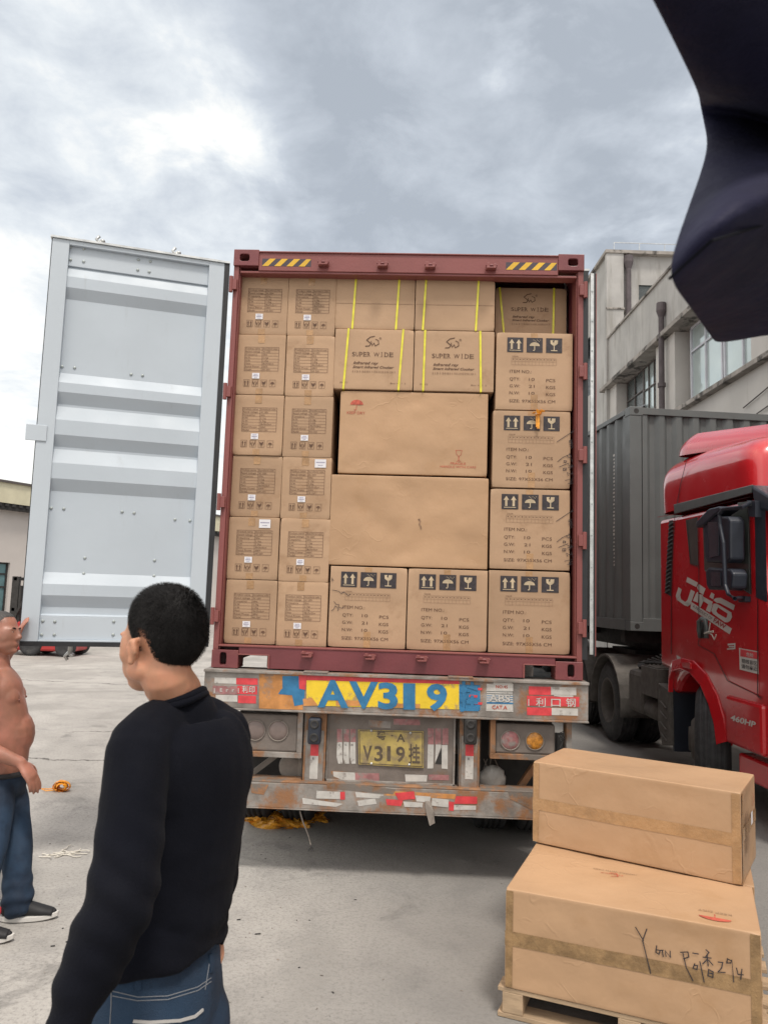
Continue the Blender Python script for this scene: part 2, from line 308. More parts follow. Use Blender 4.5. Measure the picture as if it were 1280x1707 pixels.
        for i, p in enumerate(pp):
            t = (pp[min(i+1, len(pp)-1)]-pp[max(i-1, 0)]).normalized()
            a = ref - t*ref.dot(t); a.normalize(); b = t.cross(a)
            for k in range(n): g = 2*math.pi*k/n; vs.append(p+a*math.cos(g)*qq[i][0]+b*math.sin(g)*qq[i][1])
        for i in range(len(pp)-1):
            for k in range(n): k2 = (k+1) % n; fs.append((i*n+k, i*n+k2, (i+1)*n+k2, (i+1)*n+k))
        fs.append(tuple(range(n-1, -1, -1))); fs.append(tuple((len(pp)-1)*n+k for k in range(n)))
        s.add(vs, fs, m)
        for p, q in [z for z, c in zip(((pp[0], qq[0]), (pp[-1], qq[-1])), caps) if c]: s.ell(p, (min(q)*.97,)*3, m, nu=12, nv=8)
        return s
    def build(s, name, parent=None, smooth=False, bevel=0, loc=None, rotz=0, auto=False):
        me = bpy.data.meshes.new(name); me.from_pydata(s.v, [], s.f)
        for m in s.ms: me.materials.append(m)
        me.polygons.foreach_set('material_index', s.m)
        if smooth: me.polygons.foreach_set('use_smooth', [True]*len(s.f))
        me.update(); o = bpy.data.objects.new(name, me); col.objects.link(o)
        if parent: o.parent = parent
        if loc is not None: o.location = loc
        if rotz: o.rotation_euler.z = rotz
        if bevel:
            b = o.modifiers.new('bevel', 'BEVEL'); b.width = bevel; b.segments = 2; b.limit_method = 'ANGLE'; b.angle_limit = R(35)
        return o
def empty(name, loc=(0, 0, 0), rz=0.0):
    o = bpy.data.objects.new(name, None); col.objects.link(o); o.location = loc; o.rotation_euler.z = rz
    o.empty_display_size = 0.1; return o
def tag(o, label=None, cat=None, group=None, kind=None):
    if label: o['label'] = label
    if cat: o['category'] = cat
    if group: o['group'] = group
    if kind: o['kind'] = kind
    return o
def copy_tree(o, parent=None):
    c = o.copy(); col.objects.link(c); c.parent = parent
    for ch in list(o.children): copy_tree(ch, c)
    return c

# ------------------------------------------------------------------ flat printing: text and marks as thin sheets on a face
_tx = {}
def text2d(s, bold=0.0, shear=0.0):
    k = (s, bold, shear)
    if k in _tx: return _tx[k]
    cu = bpy.data.curves.new('t', 'FONT'); cu.body = s; cu.size = 1.0; cu.resolution_u = 3; cu.offset = bold; cu.shear = shear; cu.fill_mode = 'FRONT'
    ob = bpy.data.objects.new('t', cu); col.objects.link(ob)
    me = bpy.data.meshes.new_from_object(ob.evaluated_get(bpy.context.evaluated_depsgraph_get()))
    vs = [(v.co.x, v.co.y) for v in me.vertices]; fs = [tuple(p.vertices) for p in me.polygons]
    bpy.data.objects.remove(ob); bpy.data.curves.remove(cu); bpy.data.meshes.remove(me)
    if vs:
        x0 = min(v[0] for v in vs); x1 = max(v[0] for v in vs); y0 = min(v[1] for v in vs); y1 = max(v[1] for v in vs)
    else: x0 = x1 = y0 = y1 = 0
    _tx[k] = (vs, fs, x0, x1, y0, y1); return _tx[k]
class Decal:
    def __init__(s, fn): s.fn = fn; s.mb = MB()      # fn(u, v, lift) -> 3D point
    def poly(s, pts, m, lv=1):
        s.mb.add([s.fn(u, v, lv) for u, v in pts], [tuple(range(len(pts)))], m)
    def rect(s, u0, v0, u1, v1, m, lv=1, nu=1, nv=1):
        for i in range(nu):
            for j in range(nv):
                a = u0+(u1-u0)*i/nu; b = u0+(u1-u0)*(i+1)/nu; c = v0+(v1-v0)*j/nv; d = v0+(v1-v0)*(j+1)/nv
                s.poly([(a, c), (b, c), (b, d), (a, d)], m, lv)
    def frame(s, u0, v0, u1, v1, t, m, lv=1):
        s.rect(u0, v0, u1, v0+t, m, lv, 3); s.rect(u0, v1-t, u1, v1, m, lv, 3); s.rect(u0, v0+t, u0+t, v1-t, m, lv, 1, 3); s.rect(u1-t, v0+t, u1, v1-t, m, lv, 1, 3)
    def text(s, t, u, v, h, m, lv=1, wd=None, bold=0.0, shear=0.0, rot=0.0, caph=0.72):
        vs, fs, x0, x1, y0, y1 = text2d(t, bold, shear)
        if not vs: return
        k = h/caph; kx = k if wd is None else wd/(x1-x0)
        c, d = math.cos(rot), math.sin(rot)
        pt = [((x-x0)*kx, y*k) for x, y in vs]
        s.mb.add([s.fn(u+a*c-b*d, v+a*d+b*c, lv) for a, b in pt], fs, m)
    def stroke(s, pts, wd, m, lv=1):          # one mitred ribbon, each ribbon a hair above the one before
        s.k = getattr(s, 'k', 0)+1; lv = lv+(s.k % 12)*.09; L_ = []; R_ = []; n = len(pts)
        closed = n > 3 and pts[0] == pts[-1]
        for i, (x, y) in enumerate(pts):
            a = pts[i-1] if i else (pts[-2] if closed else None); b = pts[i+1] if i < n-1 else (pts[1] if closed else None)
            def un(p, q): d = math.hypot(q[0]-p[0], q[1]-p[1]) or 1e-9; return ((q[0]-p[0])/d, (q[1]-p[1])/d)
            d1 = un(a, (x, y)) if a else un((x, y), b); d2 = un((x, y), b) if b else d1
            tx, ty = d1[0]+d2[0], d1[1]+d2[1]; l = math.hypot(tx, ty)
            if l < .3: tx, ty, l = d1[0], d1[1], 1
            tx, ty = tx/l, ty/l; k = wd/2/max(.55, tx*d1[0]+ty*d1[1]); L_.append((x-ty*k, y+tx*k)); R_.append((x+ty*k, y-tx*k))
        s.mb.add([s.fn(u, v, lv) for u, v in L_+R_], [(i, i+1, n+i+1, n+i) for i in range(n-1)], m)
    def disc(s, u, v, ru, rv, m, lv=1, a0=0, a1=360, n=18):
        s.poly([(u+ru*math.cos(R(a0+(a1-a0)*i/n)), v+rv*math.sin(R(a0+(a1-a0)*i/n))) for i in range(n+1 if a1-a0 < 360 else n)], m, lv)
    def arc(s, u, v, r, wd, a0, a1, m, lv=1, n=12):
        s.stroke([(u+r*math.cos(R(a0+(a1-a0)*i/n)), v+r*math.sin(R(a0+(a1-a0)*i/n))) for i in range(n+1)], wd, m, lv)
    def build(s, name, parent): return s.mb.build(name, parent) if s.mb.v else None
    def cut(s, name, parent): o = s.build(name, parent); s.mb = MB(); return o
# ------------------------------------------------------------------ ground
def ground_material():
    m = bpy.data.materials.new('yard_concrete'); m.use_nodes = True; t = m.node_tree; p = t.nodes['Principled BSDF']
    g = nd('ShaderNodeNewGeometry', t); pos = g.outputs['Position']
    def nz(s, d, ro=0.6, dist=0.0, vec=None):
        n = nd('ShaderNodeTexNoise', t); t.links.new(vec or pos, n.inputs['Vector']); n.inputs['Scale'].default_value = s
        n.inputs['Detail'].default_value = d; n.inputs['Roughness'].default_value = ro; n.inputs['Distortion'].default_value = dist; return n.outputs[0]
    def cm(f, a, b):
        n = nd('ShaderNodeMix', t, data_type='RGBA'); t.links.new(f, n.inputs[0])
        for i, v in ((6, a), (7, b)):
            if isinstance(v, tuple): n.inputs[i].default_value = (*v, 1)
            else: t.links.new(v, n.inputs[i])
        return n.outputs[2]
    c = cm(mr(nz(0.55, 6), 0.35, 0.65, nt_=t), (0.35, 0.333, 0.312), (0.48, 0.458, 0.43))
    c = cm(mr(nz(3.0, 8, 0.7), 0.45, 0.75, nt_=t), c, (0.31, 0.298, 0.285))
    c = cm(mr(nz(48, 7, 0.85), 0.47, 0.66, 0, 0.75, nt_=t), c, (0.17, 0.16, 0.15))
    c = cm(mr(nz(22, 8, 0.8), 0.50, 0.70, 0, 0.5, nt_=t), c, (0.24, 0.23, 0.215))
    c = cm(mr(nz(130, 3, 0.8), 0.58, 0.70, 0, 0.8, nt_=t), c, (0.50, 0.48, 0.45))
    # concrete colour darkens towards the lorry side and the foreground
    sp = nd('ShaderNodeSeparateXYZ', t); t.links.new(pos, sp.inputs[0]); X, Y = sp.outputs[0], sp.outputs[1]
    ground_tone = mth('MULTIPLY', mr(mth('ADD', mth('SUBTRACT', X, mth('MULTIPLY', Y, 0.30, t), t), mth('MULTIPLY', nz(0.8, 5), 1.8, t), t), -0.4, 1.9, nt_=t), 0.78, t)
    c = cm(ground_tone, c, (0.175, 0.168, 0.16))
    st = mth('MULTIPLY', mr(nz(1.6, 7, 0.7, 0.6), 0.56, 0.70, nt_=t), 0.6, t)
    c = cm(st, c, (0.13, 0.125, 0.12))
    c = cm(mr(nz(0.35, 4, 0.5, 1.5), 0.50, 0.58, 0, 0.35, nt_=t), c, (0.24, 0.23, 0.215))
    st2 = mr(nz(16, 5, 0.7), 0.66, 0.71, 0, 0.7, nt_=t)
    c = cm(st2, c, (0.09, 0.088, 0.085))
    # long cracks
    cr_ = None
    for (x0, x1, y0, sl_, amp) in ((-4.6, -1.6, 3.05, 0.03, 0.5), (-4.0, -2.4, 5.35, 0.22, 0.6), (-9, 3, 8.9, -0.05, 0.5), (-1.3, 0.6, -2.1, 0.5, 0.5)):
        yy = mth('ADD', mth('MULTIPLY', X, sl_, t), mth('MULTIPLY', mth('SUBTRACT', nz(2.2, 8, 0.7), 0.5, t), amp, t), t)
        d = mth('ABSOLUTE', mth('SUBTRACT', Y, mth('ADD', yy, y0-sl_*0, t), t), 0, t)
        k = mth('MULTIPLY', mr(d, 0.004, 0.022, 1, 0, nt_=t), mth('MULTIPLY', mr(X, x0-.3, x0+.3, nt_=t), mr(X, x1-.3, x1+.3, 1, 0, nt_=t), t), t)
        cr_ = k if cr_ is None else mth('MAXIMUM', cr_, k, t)
    c = cm(cr_, c, (0.06, 0.055, 0.05))
    t.links.new(c, p.inputs['Base Color']); p.inputs['Roughness'].default_value = 0.85; p.inputs['Specular IOR Level'].default_value = 0.3
    b = nd('ShaderNodeBump', t); b.inputs['Strength'].default_value = 0.5; b.inputs['Distance'].default_value = 0.012
    h = mth('ADD', mth('MULTIPLY', nz(60, 6, 0.75), 0.5, t), mth('MULTIPLY', nz(7, 5), 1.0, t), t); h = mth('SUBTRACT', h, mth('MULTIPLY', cr_, 1.5, t), t)
    t.links.new(h, b.inputs['Height']); t.links.new(b.outputs[0], p.inputs['Normal'])
    return m
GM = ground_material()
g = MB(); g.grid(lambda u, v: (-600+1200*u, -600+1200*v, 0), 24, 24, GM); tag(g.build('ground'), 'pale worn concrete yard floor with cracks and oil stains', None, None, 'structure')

# ------------------------------------------------------------------ the open shipping container
ZB = 1.30; ZT = ZB+2.896; HW = 1.219; LEN = 12.19
box_c = empty('shipping_container', (0, 0, ZB)); bpy.context.view_layer.update()
tag(box_c, 'dark red open shipping container full of cardboard cartons, one pale door swung out', 'shipping container')
def P(o): return o      # parts of the container are modelled in world axes below and shifted to the root
def cpart(mb, name, parent=None, **k):
    o = mb.build(name, parent or box_c, **k)
    if parent is None: o.matrix_parent_inverse = Matrix.Translation((0, 0, -ZB))
    return o
def casting(cx, z0, front=True, y0=-0.004, slot='flat'):
    sx = 1 if cx > 0 else -1; W_, H_, D_ = 0.178, 0.118, 0.162
    xa, xb = (cx-sx*W_, cx); x0, x1 = min(xa, xb), max(xa, xb); z1 = z0+H_
    mb = MB()
    # front plate with an oval hole: ring of quads between hole and outline
    ocx, ocz = (x0+x1)/2 + sx*0.012, (z0+z1)/2; rw, rh = (0.034, 0.026) if slot == 'flat' else (0.022, 0.042)
    n = 24; ring = []; outr = []
    for k in range(n):
        a = 2*math.pi*k/n; c, s = math.cos(a), math.sin(a)
        e = 0.5
        ring.append((ocx+rw*math.copysign(abs(c)**e, c), ocz+rh*math.copysign(abs(s)**e, s)))
        t = min((x1-ocx)/c if c > 1e-6 else (x0-ocx)/c if c < -1e-6 else 1e9, (z1-ocz)/s if s > 1e-6 else (z0-ocz)/s if s < -1e-6 else 1e9)
        outr.append((ocx+c*t, ocz+s*t))
    for corner in ((x0, z0), (x0, z1), (x1, z0), (x1, z1)):
        i = min(range(n), key=lambda q: (outr[q][0]-corner[0])**2+(outr[q][1]-corner[1])**2); outr[i] = corner
    ya, yb = y0, y0+0.028
    vs = [(a, ya, b) for a, b in outr]+[(a, ya, b) for a, b in ring]+[(a, yb, b) for a, b in ring]+[(a, yb, b) for a, b in outr]
    fs = []
    for k in range(n):
        j = (k+1) % n
        fs += [(k, j, n+j, n+k), (n+k, n+j, 2*n+j, 2*n+k), (2*n+k, 2*n+j, 3*n+j, 3*n+k), (3*n+k, 3*n+j, j, k)]
    mb.add(vs, fs, CONT)
    # hollow body: top, bottom, sides (the outer side has its own opening)
    t_ = 0.02
    mb.box((x0, yb, z1-t_), (x1, D_, z1), CONT); mb.box((x0, yb, z0), (x1, D_, z0+t_), CONT)
    inn = x0 if sx > 0 else x1-t_; outx = x1-t_ if sx > 0 else x0
    mb.box((inn, yb, z0+t_), (inn+t_, D_, z1-t_), CONT)
    mb.box((outx, yb, z0+t_), (outx+t_, 0.05, z1-t_), CONT); mb.box((outx, 0.12, z0+t_), (outx+t_, D_, z1-t_), CONT)
    if z0 < 2: mb.box((x0+t_, D_-t_, z0+t_), (x1-t_, D_, z1-t_), CONTD)
    return mb
for cx in (-HW, HW):
    cpart(casting(cx, ZT-0.118), 'corner_casting', bevel=0.004); cpart(casting(cx, ZB, slot='tall'), 'corner_casting', bevel=0.004)
    for zz in (ZT-0.118, ZB):
        m = MB(); m.box((min(cx, cx-math.copysign(.178, cx)), LEN-.162, zz), (max(cx, cx-math.copysign(.178, cx)), LEN, zz+.118), CONT); cpart(m, 'corner_casting', bevel=0.006)
for sx in (-1, 1):
    m = MB()
    a = sx*(HW-0.002); b = sx*1.180; m.box((a, 0.012, ZB+.118), (b, 0.055, ZT-.118), CONT)           # outer flange
    m.box((a, 0.055, ZB+.118), (a-sx*0.012, 0.15, ZT-.118), CONT)
    m.box((sx*1.180, 0.030, ZB+.118), (sx*1.172, 0.17, ZT-.118), CONT)
    cpart(m, 'corner_post', bevel=0.003)
    for k in range(4 if sx < 0 else 5):                                          # hinge lugs
        z = ZB+0.30+k*(2.30/(3 if sx < 0 else 4))
        m = MB(); m.box((sx*1.150+sx*0.036, -0.016, z), (sx*1.150+sx*0.078, 0.012, z+0.075), CONT)
        m.cyl((sx*1.226, -0.010, z-0.02), (sx*1.226, -0.010, z+0.095), 0.014, CONT, 12); cpart(m, 'hinge', bevel=0.002)
# header with a forward lip, sill with a rolled top edge and two pockets
m = MB()
m.box((-HW+.178, 0.004, ZT-.150), (HW-.178, 0.03, ZT-.020), CONT); m.box((-HW+.178, -0.006, ZT-.020), (HW-.178, 0.16, ZT-.010), CONT)
m.box((-HW+.05, 0.012, ZT-.166), (HW-.05, 0.10, ZT-.150), CONT)
cpart(m, 'header', bevel=0.003)
m = MB(); pk = 0.20
poly = [(-HW+.178, ZB+.088), (-HW+.178+pk, ZB+.088), (-HW+.178+pk, ZB+.004), (HW-.178-pk, ZB+.004), (HW-.178-pk, ZB+.088), (HW-.178, ZB+.088), (HW-.178, ZB+.140), (-HW+.178, ZB+.140)]
m.prism([(x_, 0.002, z_) for x_, z_ in poly], (0, 0.03, 0), CONT)
m.box((-HW+.04, -0.004, ZB+.140), (HW-.04, 0.075, ZB+.152), CONT)
m.box((-HW+.178+pk, .032, ZB+.004), (HW-.178-pk, .15, ZB+.016), CONT)
for s in (-1, 1): m.bar((s*(HW-.178-pk-.004), -0.004, ZB+.004), (s*(HW-.178-pk-.004), -0.004, ZB+.094), .008, .012, CONT); m.bar((s*(HW-.178-pk-.004), -0.004, ZB+.092), (s*(HW-.178), -0.004, ZB+.092), .012, .008, CONT)
cpart(m, 'sill', bevel=0.003)
# cam keepers
def keeper(px, py, upw):
    p = at(px, py, 0.0); m = MB(); s = 1 if upw else -1
    m.box((p.x-.036, -.020, p.z-.016), (p.x+.036, .004, p.z+.014), CONT)
    m.box((p.x-.034, -.046, p.z-.012*s-.010), (p.x-.012, -.020, p.z+.020), CONT); m.box((p.x+.012, -.046, p.z-.012), (p.x+.034, -.020, p.z+.014), CONT)
    m.box((p.x-.030, -.050, p.z-.020), (p.x+.030, -.034, p.z-.010), CONT)
    m.cyl((p.x-.04, -.036, p.z+.004), (p.x+.04, -.036, p.z+.004), .008, CONT, 10)
    cpart(m, 'lock_keeper', bevel=0.002)
for px, py in ((540, 441), (638, 443.5), (717, 445.5), (818, 447)): keeper(px, py, True)
for px, py in ((513, 1090), (617, 1094), (703, 1097), (806, 1100)): keeper(px, py, False)
# hazard stripes on the header
def hz_decal(px0, px1, py0, py1, nstr):
    a = at(px0, py1, 0); b = at(px1, py0, 0); z0_, z1_ = ZT-.117, ZT-.063
    D = Decal(lambda u, v, l: (u, 0.004-0.001*l, v)); D.rect(a.x, z0_, b.x, z1_, HAZB, 1)
    W_ = (b.x-a.x); st = W_/nstr; sk = 0.052
    for k in range(nstr):
        u = a.x+k*st; q = [(u, z0_), (u+st*.5, z0_), (min(u+st*.5+sk, b.x), z1_), (min(u+sk, b.x), z1_)]
        D.poly(q, HAZY, 2)
    o = D.build('hazard_stripe', box_c); o.matrix_parent_inverse = Matrix.Translation((0, 0, -ZB))
hz_decal(437, 519, 427, 441, 4); hz_decal(843, 928, 433, 448, 4)
# corrugated shell
def corr(n, d):   # profile offsets along length
    pts = []; L0, L1 = 0.162, LEN-.162; per = (L1-L0)/n
    for k in range(n):
        b = L0+k*per
        pts += [(b, 0), (b+per*.25, 0), (b+per*.5, d), (b+per*.75, d)]
    return pts+[(L1, 0)]
for sx in (-1, 1):
    m = MB(); pr_ = corr(43, 0.034)
    for (y0, o0), (y1, o1) in zip(pr_[:-1], pr_[1:]):
        a, b = sx*(HW-.008-o0), sx*(HW-.008-o1)
        m.add([(a, y0, ZB+.15), (b, y1, ZB+.15), (b, y1, ZT-.06), (a, y0, ZT-.06)], [(0, 1, 2, 3)], CONT)
    m.box((sx*HW-sx*.002, .162, ZT-.065), (sx*(HW-.06), LEN-.162, ZT-.005), CONT); m.box((sx*(HW-.002), .162, ZB+.003), (sx*(HW-.05), LEN-.162, ZB+.155), CONT)
    cpart(m, 'side_wall')
m = MB(); m.box((-HW+.06, .162, ZT-.03), (HW-.06, LEN-.1, ZT-.022), CONT); m.box((-HW+.178, .03, ZT-.022), (HW-.178, .17, ZT-.0205), CONT); cpart(m, 'roof')
m = MB(); m.box((-HW+.051, .076, ZB+.12), (HW-.051, LEN-.1, ZB+.149), CONTD); cpart(m, 'container_floor')
m = MB(); m.box((-HW+.06, LEN-.08, ZB+.15), (HW-.06, LEN-.04, ZT-.03), CONT); cpart(m, 'end_wall')

# doors: local frame u from the hinge edge, z up, t = thickness towards the outer side
DH, DL = Vector((-1.243, -0.004, 0)), 1.150
def build_door(direct, hinge, inner, right=False):
    """direct: unit vector hinge->free edge, inner: unit vector the inside face looks along"""
    Z0, Z1 = 1.454, 4.085
    def W(u, z, t): return hinge+direct*u+inner*t+Vector((0, 0, z))
    door = MB(); fr = 0.105
    def bx(u0, u1, z0, z1, t0, t1, m, mb=door):
        c = [W(u, z, t) for z in (z0, z1) for (u, t) in ((u0, t0), (u1, t0), (u1, t1), (u0, t1))]
        mb.add(c, [(3,2,1,0),(4,5,6,7),(0,1,5,4),(1,2,6,5),(2,3,7,6),(3,0,4,7)], m)
    bx(0.035, 0.035+fr, Z0, Z1, -0.05, 0, DOORP); bx(DL-fr, DL, Z0, Z1, -0.05, 0, DOORP)
    bx(0.035+fr, DL-fr, Z1-.030, Z1, -.05, 0, DOORP); bx(0.035+fr, DL-fr, Z1-.165, Z1-.030, -.05, -.028, DOORP)
    bx(0.035+fr, DL-fr, Z0, Z0+.012, -.05, 0, DOORP); bx(0.035+fr, DL-fr, Z0+.012, Z0+.160, -.05, -.022, DOORP)
    H = Z1-Z0; zz = lambda y: Z1-(y-400)/670.0*H
    prof = [(438, -.028), (441, -.046), (444, -.040), (462, -.012), (481, -.012), (499, -.044), (627, -.044), (645, -.008), (661, -.008), (680, -.044), (684, -.044), (708, -.008), (733, -.008),
            (752, -.044), (756, -.044), (780, -.008), (806, -.008), (826, -.044), (959, -.044), (978, -.008), (996, -.008), (1015, -.044), (1026, -.044), (1029, -.022)]
    pr2 = []
    for (ya, ta), (yb, tb) in zip(prof[:-1], prof[1:]):
        ua, ub = 0.035+fr, DL-fr; k = 6
        for i in range(k):
            a, b = ua+(ub-ua)*i/k, ua+(ub-ua)*(i+1)/k
            door.add([W(a, zz(ya), ta), W(b, zz(ya), ta), W(b, zz(yb), tb), W(a, zz(yb), tb)], [(0, 1, 2, 3)], DOORP)
    bx(0.03, DL, Z0+.01, Z1-.01, -.056, -.0505, CONT)
    d = door.build('door', box_c, bevel=0.003)
    d.matrix_parent_inverse = Matrix.Translation((0, 0, -ZB))
    def sub(mb, name, **k): return mb.build(name, d, **k)
    m = MB(); bx(0.0, 0.035, Z0-.02, Z1, -.035, .004, GASKET, m); bx(0.035, DL-.004, Z0-.028, Z0-.0005, -.03, .006, GASKET, m)
    bx(DL, DL+.006, Z0, Z1, -.045, -.01, GASKET, m); bx(0.0, DL+.012, Z1+.0005, Z1+.014, -.045, .012, ALU, m); sub(m, 'gasket')
    for u in (0.36, 0.86):                                                  # locking bars on the outside with cams top and bottom
        m = MB(); m.tube([W(u, Z0-.09, -.085), W(u, Z1+.06, -.085)], .014, ALU, 10)
        for ze, s in ((Z1+.05, 1), (Z0-.075, -1)):
            c = W(u, ze, -.085); m.tube([c-direct*.012, c+direct*.012, c+direct*.03+Vector((0, 0, .02*s)), c+direct*.012+Vector((0, 0, .045*s))], .011, ALU, 8)
            m.ell(c-direct*.01+Vector((0, 0, .012*s)), (.018, .018, .014), ALU)
        sub(m, 'locking_bar', smooth=True)
    def riv(pts):
        for (u, z, t) in pts:
            m = MB(); c = W(u, z, t); m.lathe(c, inner, [(-.002, .0105), (.003, .0105), (.006, .0075), (.0075, .0)], RIVET, 12); sub(m, 'rivet', smooth=True)
    if not right:
        n_ = inner; p0 = hinge+inner*-.03
        rp = []
        for (px, py, t) in ((118, 412, -.028), (140, 415, -.028), (118, 433, -.028), (140, 436, -.028), (231, 433, -.028), (251, 436, -.028), (230, 450, -.028), (249, 453, -.028),
                            (104, 611, -.044), (125, 613, -.044), (219, 624, -.044), (238, 626, -.044), (86, 847, -.044), (107, 848, -.044), (204, 853, -.044), (224, 855, -.044),
                            (142, 930, -.044), (258, 934, -.044), (140, 956, -.044), (257, 960, -.044), (72, 1035, -.022), (92, 1036, -.022), (190, 1036, -.022), (70, 1058, -.022), (91, 1058, -.022), (189, 1058, -.022),
                            (292, 866, -.044), (317, 868, -.044)):
            q = atp(px, py, hinge+inner*t, inner); rp.append(((q-hinge).dot(direct), q.z, t))
        riv(rp)
        m = MB(); q = atp(61, 721, hinge+inner*.006, inner); uu = (q-hinge).dot(direct); bx(uu-.062, uu+.062, q.z-.052, q.z+.052, .001, .008, DOORP, m); sub(m, 'keeper_plate', bevel=.003)
    else:
        riv([(DL-.02, z, 0.0) for z in (1.6, 1.8, 2.0, 2.25, 2.5, 2.75, 3.0, 3.25, 3.5, 3.75, 3.95)])
    return d
build_door(Vector((-0.9472, -0.3206, 0)), DH, Vector((0.3206, -0.9472, 0)))
# right leaf folded right back along the side wall; its free edge looks away, its hinge edge looks at the camera
dr = build_door(Vector((0.02, 0.9998, 0)), Vector((1.246, 0.012, 0)), Vector((0.9998, -0.02, 0)), True)
m = MB(); m.box((1.262, -.004, 1.47), (1.284, .008, 4.06), ALU); 
for k in range(12): m.lathe((1.273, -.004, 1.62+k*.21), (0, -1, 0), [(0, .007), (.004, .006), (.005, 0)], RIVET, 8)
m.box((1.285, -.002, 1.46), (1.296, .02, 4.07), GASKET); m.box((1.298, .0, 1.46), (1.303, .02, 4.06), CONT)
o = m.build('door_edge_strip', dr)
# ------------------------------------------------------------------ cartons
def disp(u, v, w_, h_, amp, seed):          # shallow dents of a carton face, zero at its edges; u,v in 0..1
    e = min(u, 1-u, v, 1-v); k = min(1, max(0, e)*7)
    a = noise.noise(Vector((u*w_*5+seed, v*h_*5, seed*.7)))*.75+noise.noise(Vector((u*w_*13+seed, v*h_*9, seed)))*.35
    return -amp*k*(a+0.25)
def carton_body(w_, d_, h_, m, amp, seed, r=.0035, n=14):
    mb = MB(); hx = (w_/2, d_/2, h_/2)
    def lin(h): return [-h, -h+r*.35, -h+r]+[-h+r+(2*h-2*r)*i/n for i in range(1, n)]+[h-r, h-r*.35, h]
    for ax in range(3):
        b, c = [(1, 2), (2, 0), (0, 1)][ax]; U, V_ = lin(hx[b]), lin(hx[c])
        for sg in (-1, 1):
            vs = []
            for v in V_:
                for u in U:
                    p = [0, 0, 0]; p[ax] = sg*hx[ax]; p[b] = u; p[c] = v; p = Vector(p)
                    q = Vector([max(-hx[i]+r, min(hx[i]-r, p[i])) for i in range(3)]); dd = (p-q)
                    if dd.length > 1e-9: p = q+dd.normalized()*r
                    uu, vv = (u/hx[b]+1)/2, (v/hx[c]+1)/2
                    if ax == 1: uu, vv = (p.x/hx[0]+1)/2, (p.z/hx[2]+1)/2; fw_, fh_ = w_, h_
                    else: fw_, fh_ = 2*hx[b], 2*hx[c]
                    p[ax] += sg*disp(uu, vv, fw_, fh_, amp, seed+ax*3+(1 if sg > 0 else 0))
                    # crushed corners
                    cr = (abs(p.x)/hx[0])*(abs(p.y)/hx[1])*(abs(p.z)/hx[2])
                    if cr > .93:
                        k = (cr-.93)/.07*.006*(0.5+noise.noise(Vector((p.x*9+seed, p.y*9, p.z*9)))); p -= Vector((math.copysign(k, p.x), math.copysign(k, p.y), math.copysign(k, p.z)))
                    vs.append((p.x, p.y, p.z+h_/2))
            q_ = len(U); fs = [(j*q_+i, j*q_+i+1, (j+1)*q_+i+1, (j+1)*q_+i) for j in range(len(V_)-1) for i in range(q_-1)]
            if sg < 0: fs = [f[::-1] for f in fs]
            mb.add(vs, fs, m)
    return mb
def face_fn(w_, d_, h_, amp, seed, lift=.0018):   # front face, u right 0..1, v down 0..1
    return lambda u, v, l: (-w_/2+u*w_, -d_/2+disp(u, 1-v, w_, h_, amp, seed+3)*-1 - lift-.0006*l, h_*(1-v))
class FD(Decal):
    """Decal on a carton front, in metres from the top-left corner (x right, y down)"""
    def __init__(s, w_, d_, h_, amp, seed):
        f = face_fn(w_, d_, h_, amp, seed); s.w, s.h = w_, h_
        Decal.__init__(s, lambda u, v, l: f(u/w_, -v/h_, l))       # v is negative downwards
def icon_arrows(D, x, y, w_, h_, m, bar=True):
    for k in (.28, .72):
        cx = x+w_*k; D.rect(cx-w_*.07, y-h_*.80, cx+w_*.07, y-h_*.35, m, 3); D.poly([(cx-w_*.17, y-h_*.40), (cx+w_*.17, y-h_*.40), (cx, y-h_*.12)], m, 3)
    if bar: D.rect(x+w_*.14, y-h_*.90, x+w_*.86, y-h_*.86, m, 3)
def icon_umbrella(D, x, y, w_, h_, m, rain=True):
    cx = x+w_*.5; D.disc(cx, y-h_*.56, w_*.32, h_*.26, m, 3, 0, 180, 12); D.rect(cx-w_*.025, y-h_*.84, cx+w_*.025, y-h_*.54, m, 3)
    D.stroke([(cx, y-h_*.84), (cx-w_*.05, y-h_*.88), (cx-w_*.10, y-h_*.84)], w_*.045, m, 3)
    if rain:
        for i in range(7): D.stroke([(x+w_*(.45+.07*i), y-h_*(.12+.05*(i % 3))), (x+w_*(.42+.07*i), y-h_*(.17+.05*(i % 3)))], w_*.025, m, 3)
def icon_glass(D, x, y, w_, h_, m):
    cx = x+w_*.5; D.poly([(cx-w_*.24, y-h_*.14), (cx-w_*.05, y-h_*.14), (cx-w_*.10, y-h_*.26), (cx-w_*.01, y-h_*.32), (cx+w_*.02, y-h_*.14), (cx+w_*.24, y-h_*.14), (cx+w_*.22, y-h_*.38), (cx+w_*.08, y-h_*.50), (cx-w_*.08, y-h_*.50), (cx-w_*.22, y-h_*.38)], m, 3)
    D.rect(cx-w_*.03, y-h_*.82, cx+w_*.03, y-h_*.49, m, 3); D.rect(cx-w_*.20, y-h_*.88, cx+w_*.20, y-h_*.82, m, 3)
def icon_hands(D, x, y, w_, h_, m):
    cx = x+w_*.5
    for s in (-1, 1):
        D.stroke([(cx+s*w_*.13, y-h_*.90), (cx+s*w_*.13, y-h_*.68), (cx+s*w_*.34, y-h_*.50), (cx+s*w_*.38, y-h_*.18)], w_*.08, m, 3)
        D.stroke([(cx+s*w_*.16, y-h_*.62), (cx+s*w_*.22, y-h_*.40), (cx+s*w_*.30, y-h_*.46)], w_*.06, m, 3)
    D.arc(cx, y-h_*.34, w_*.11, w_*.05, 0, 360, m, 3, 8)
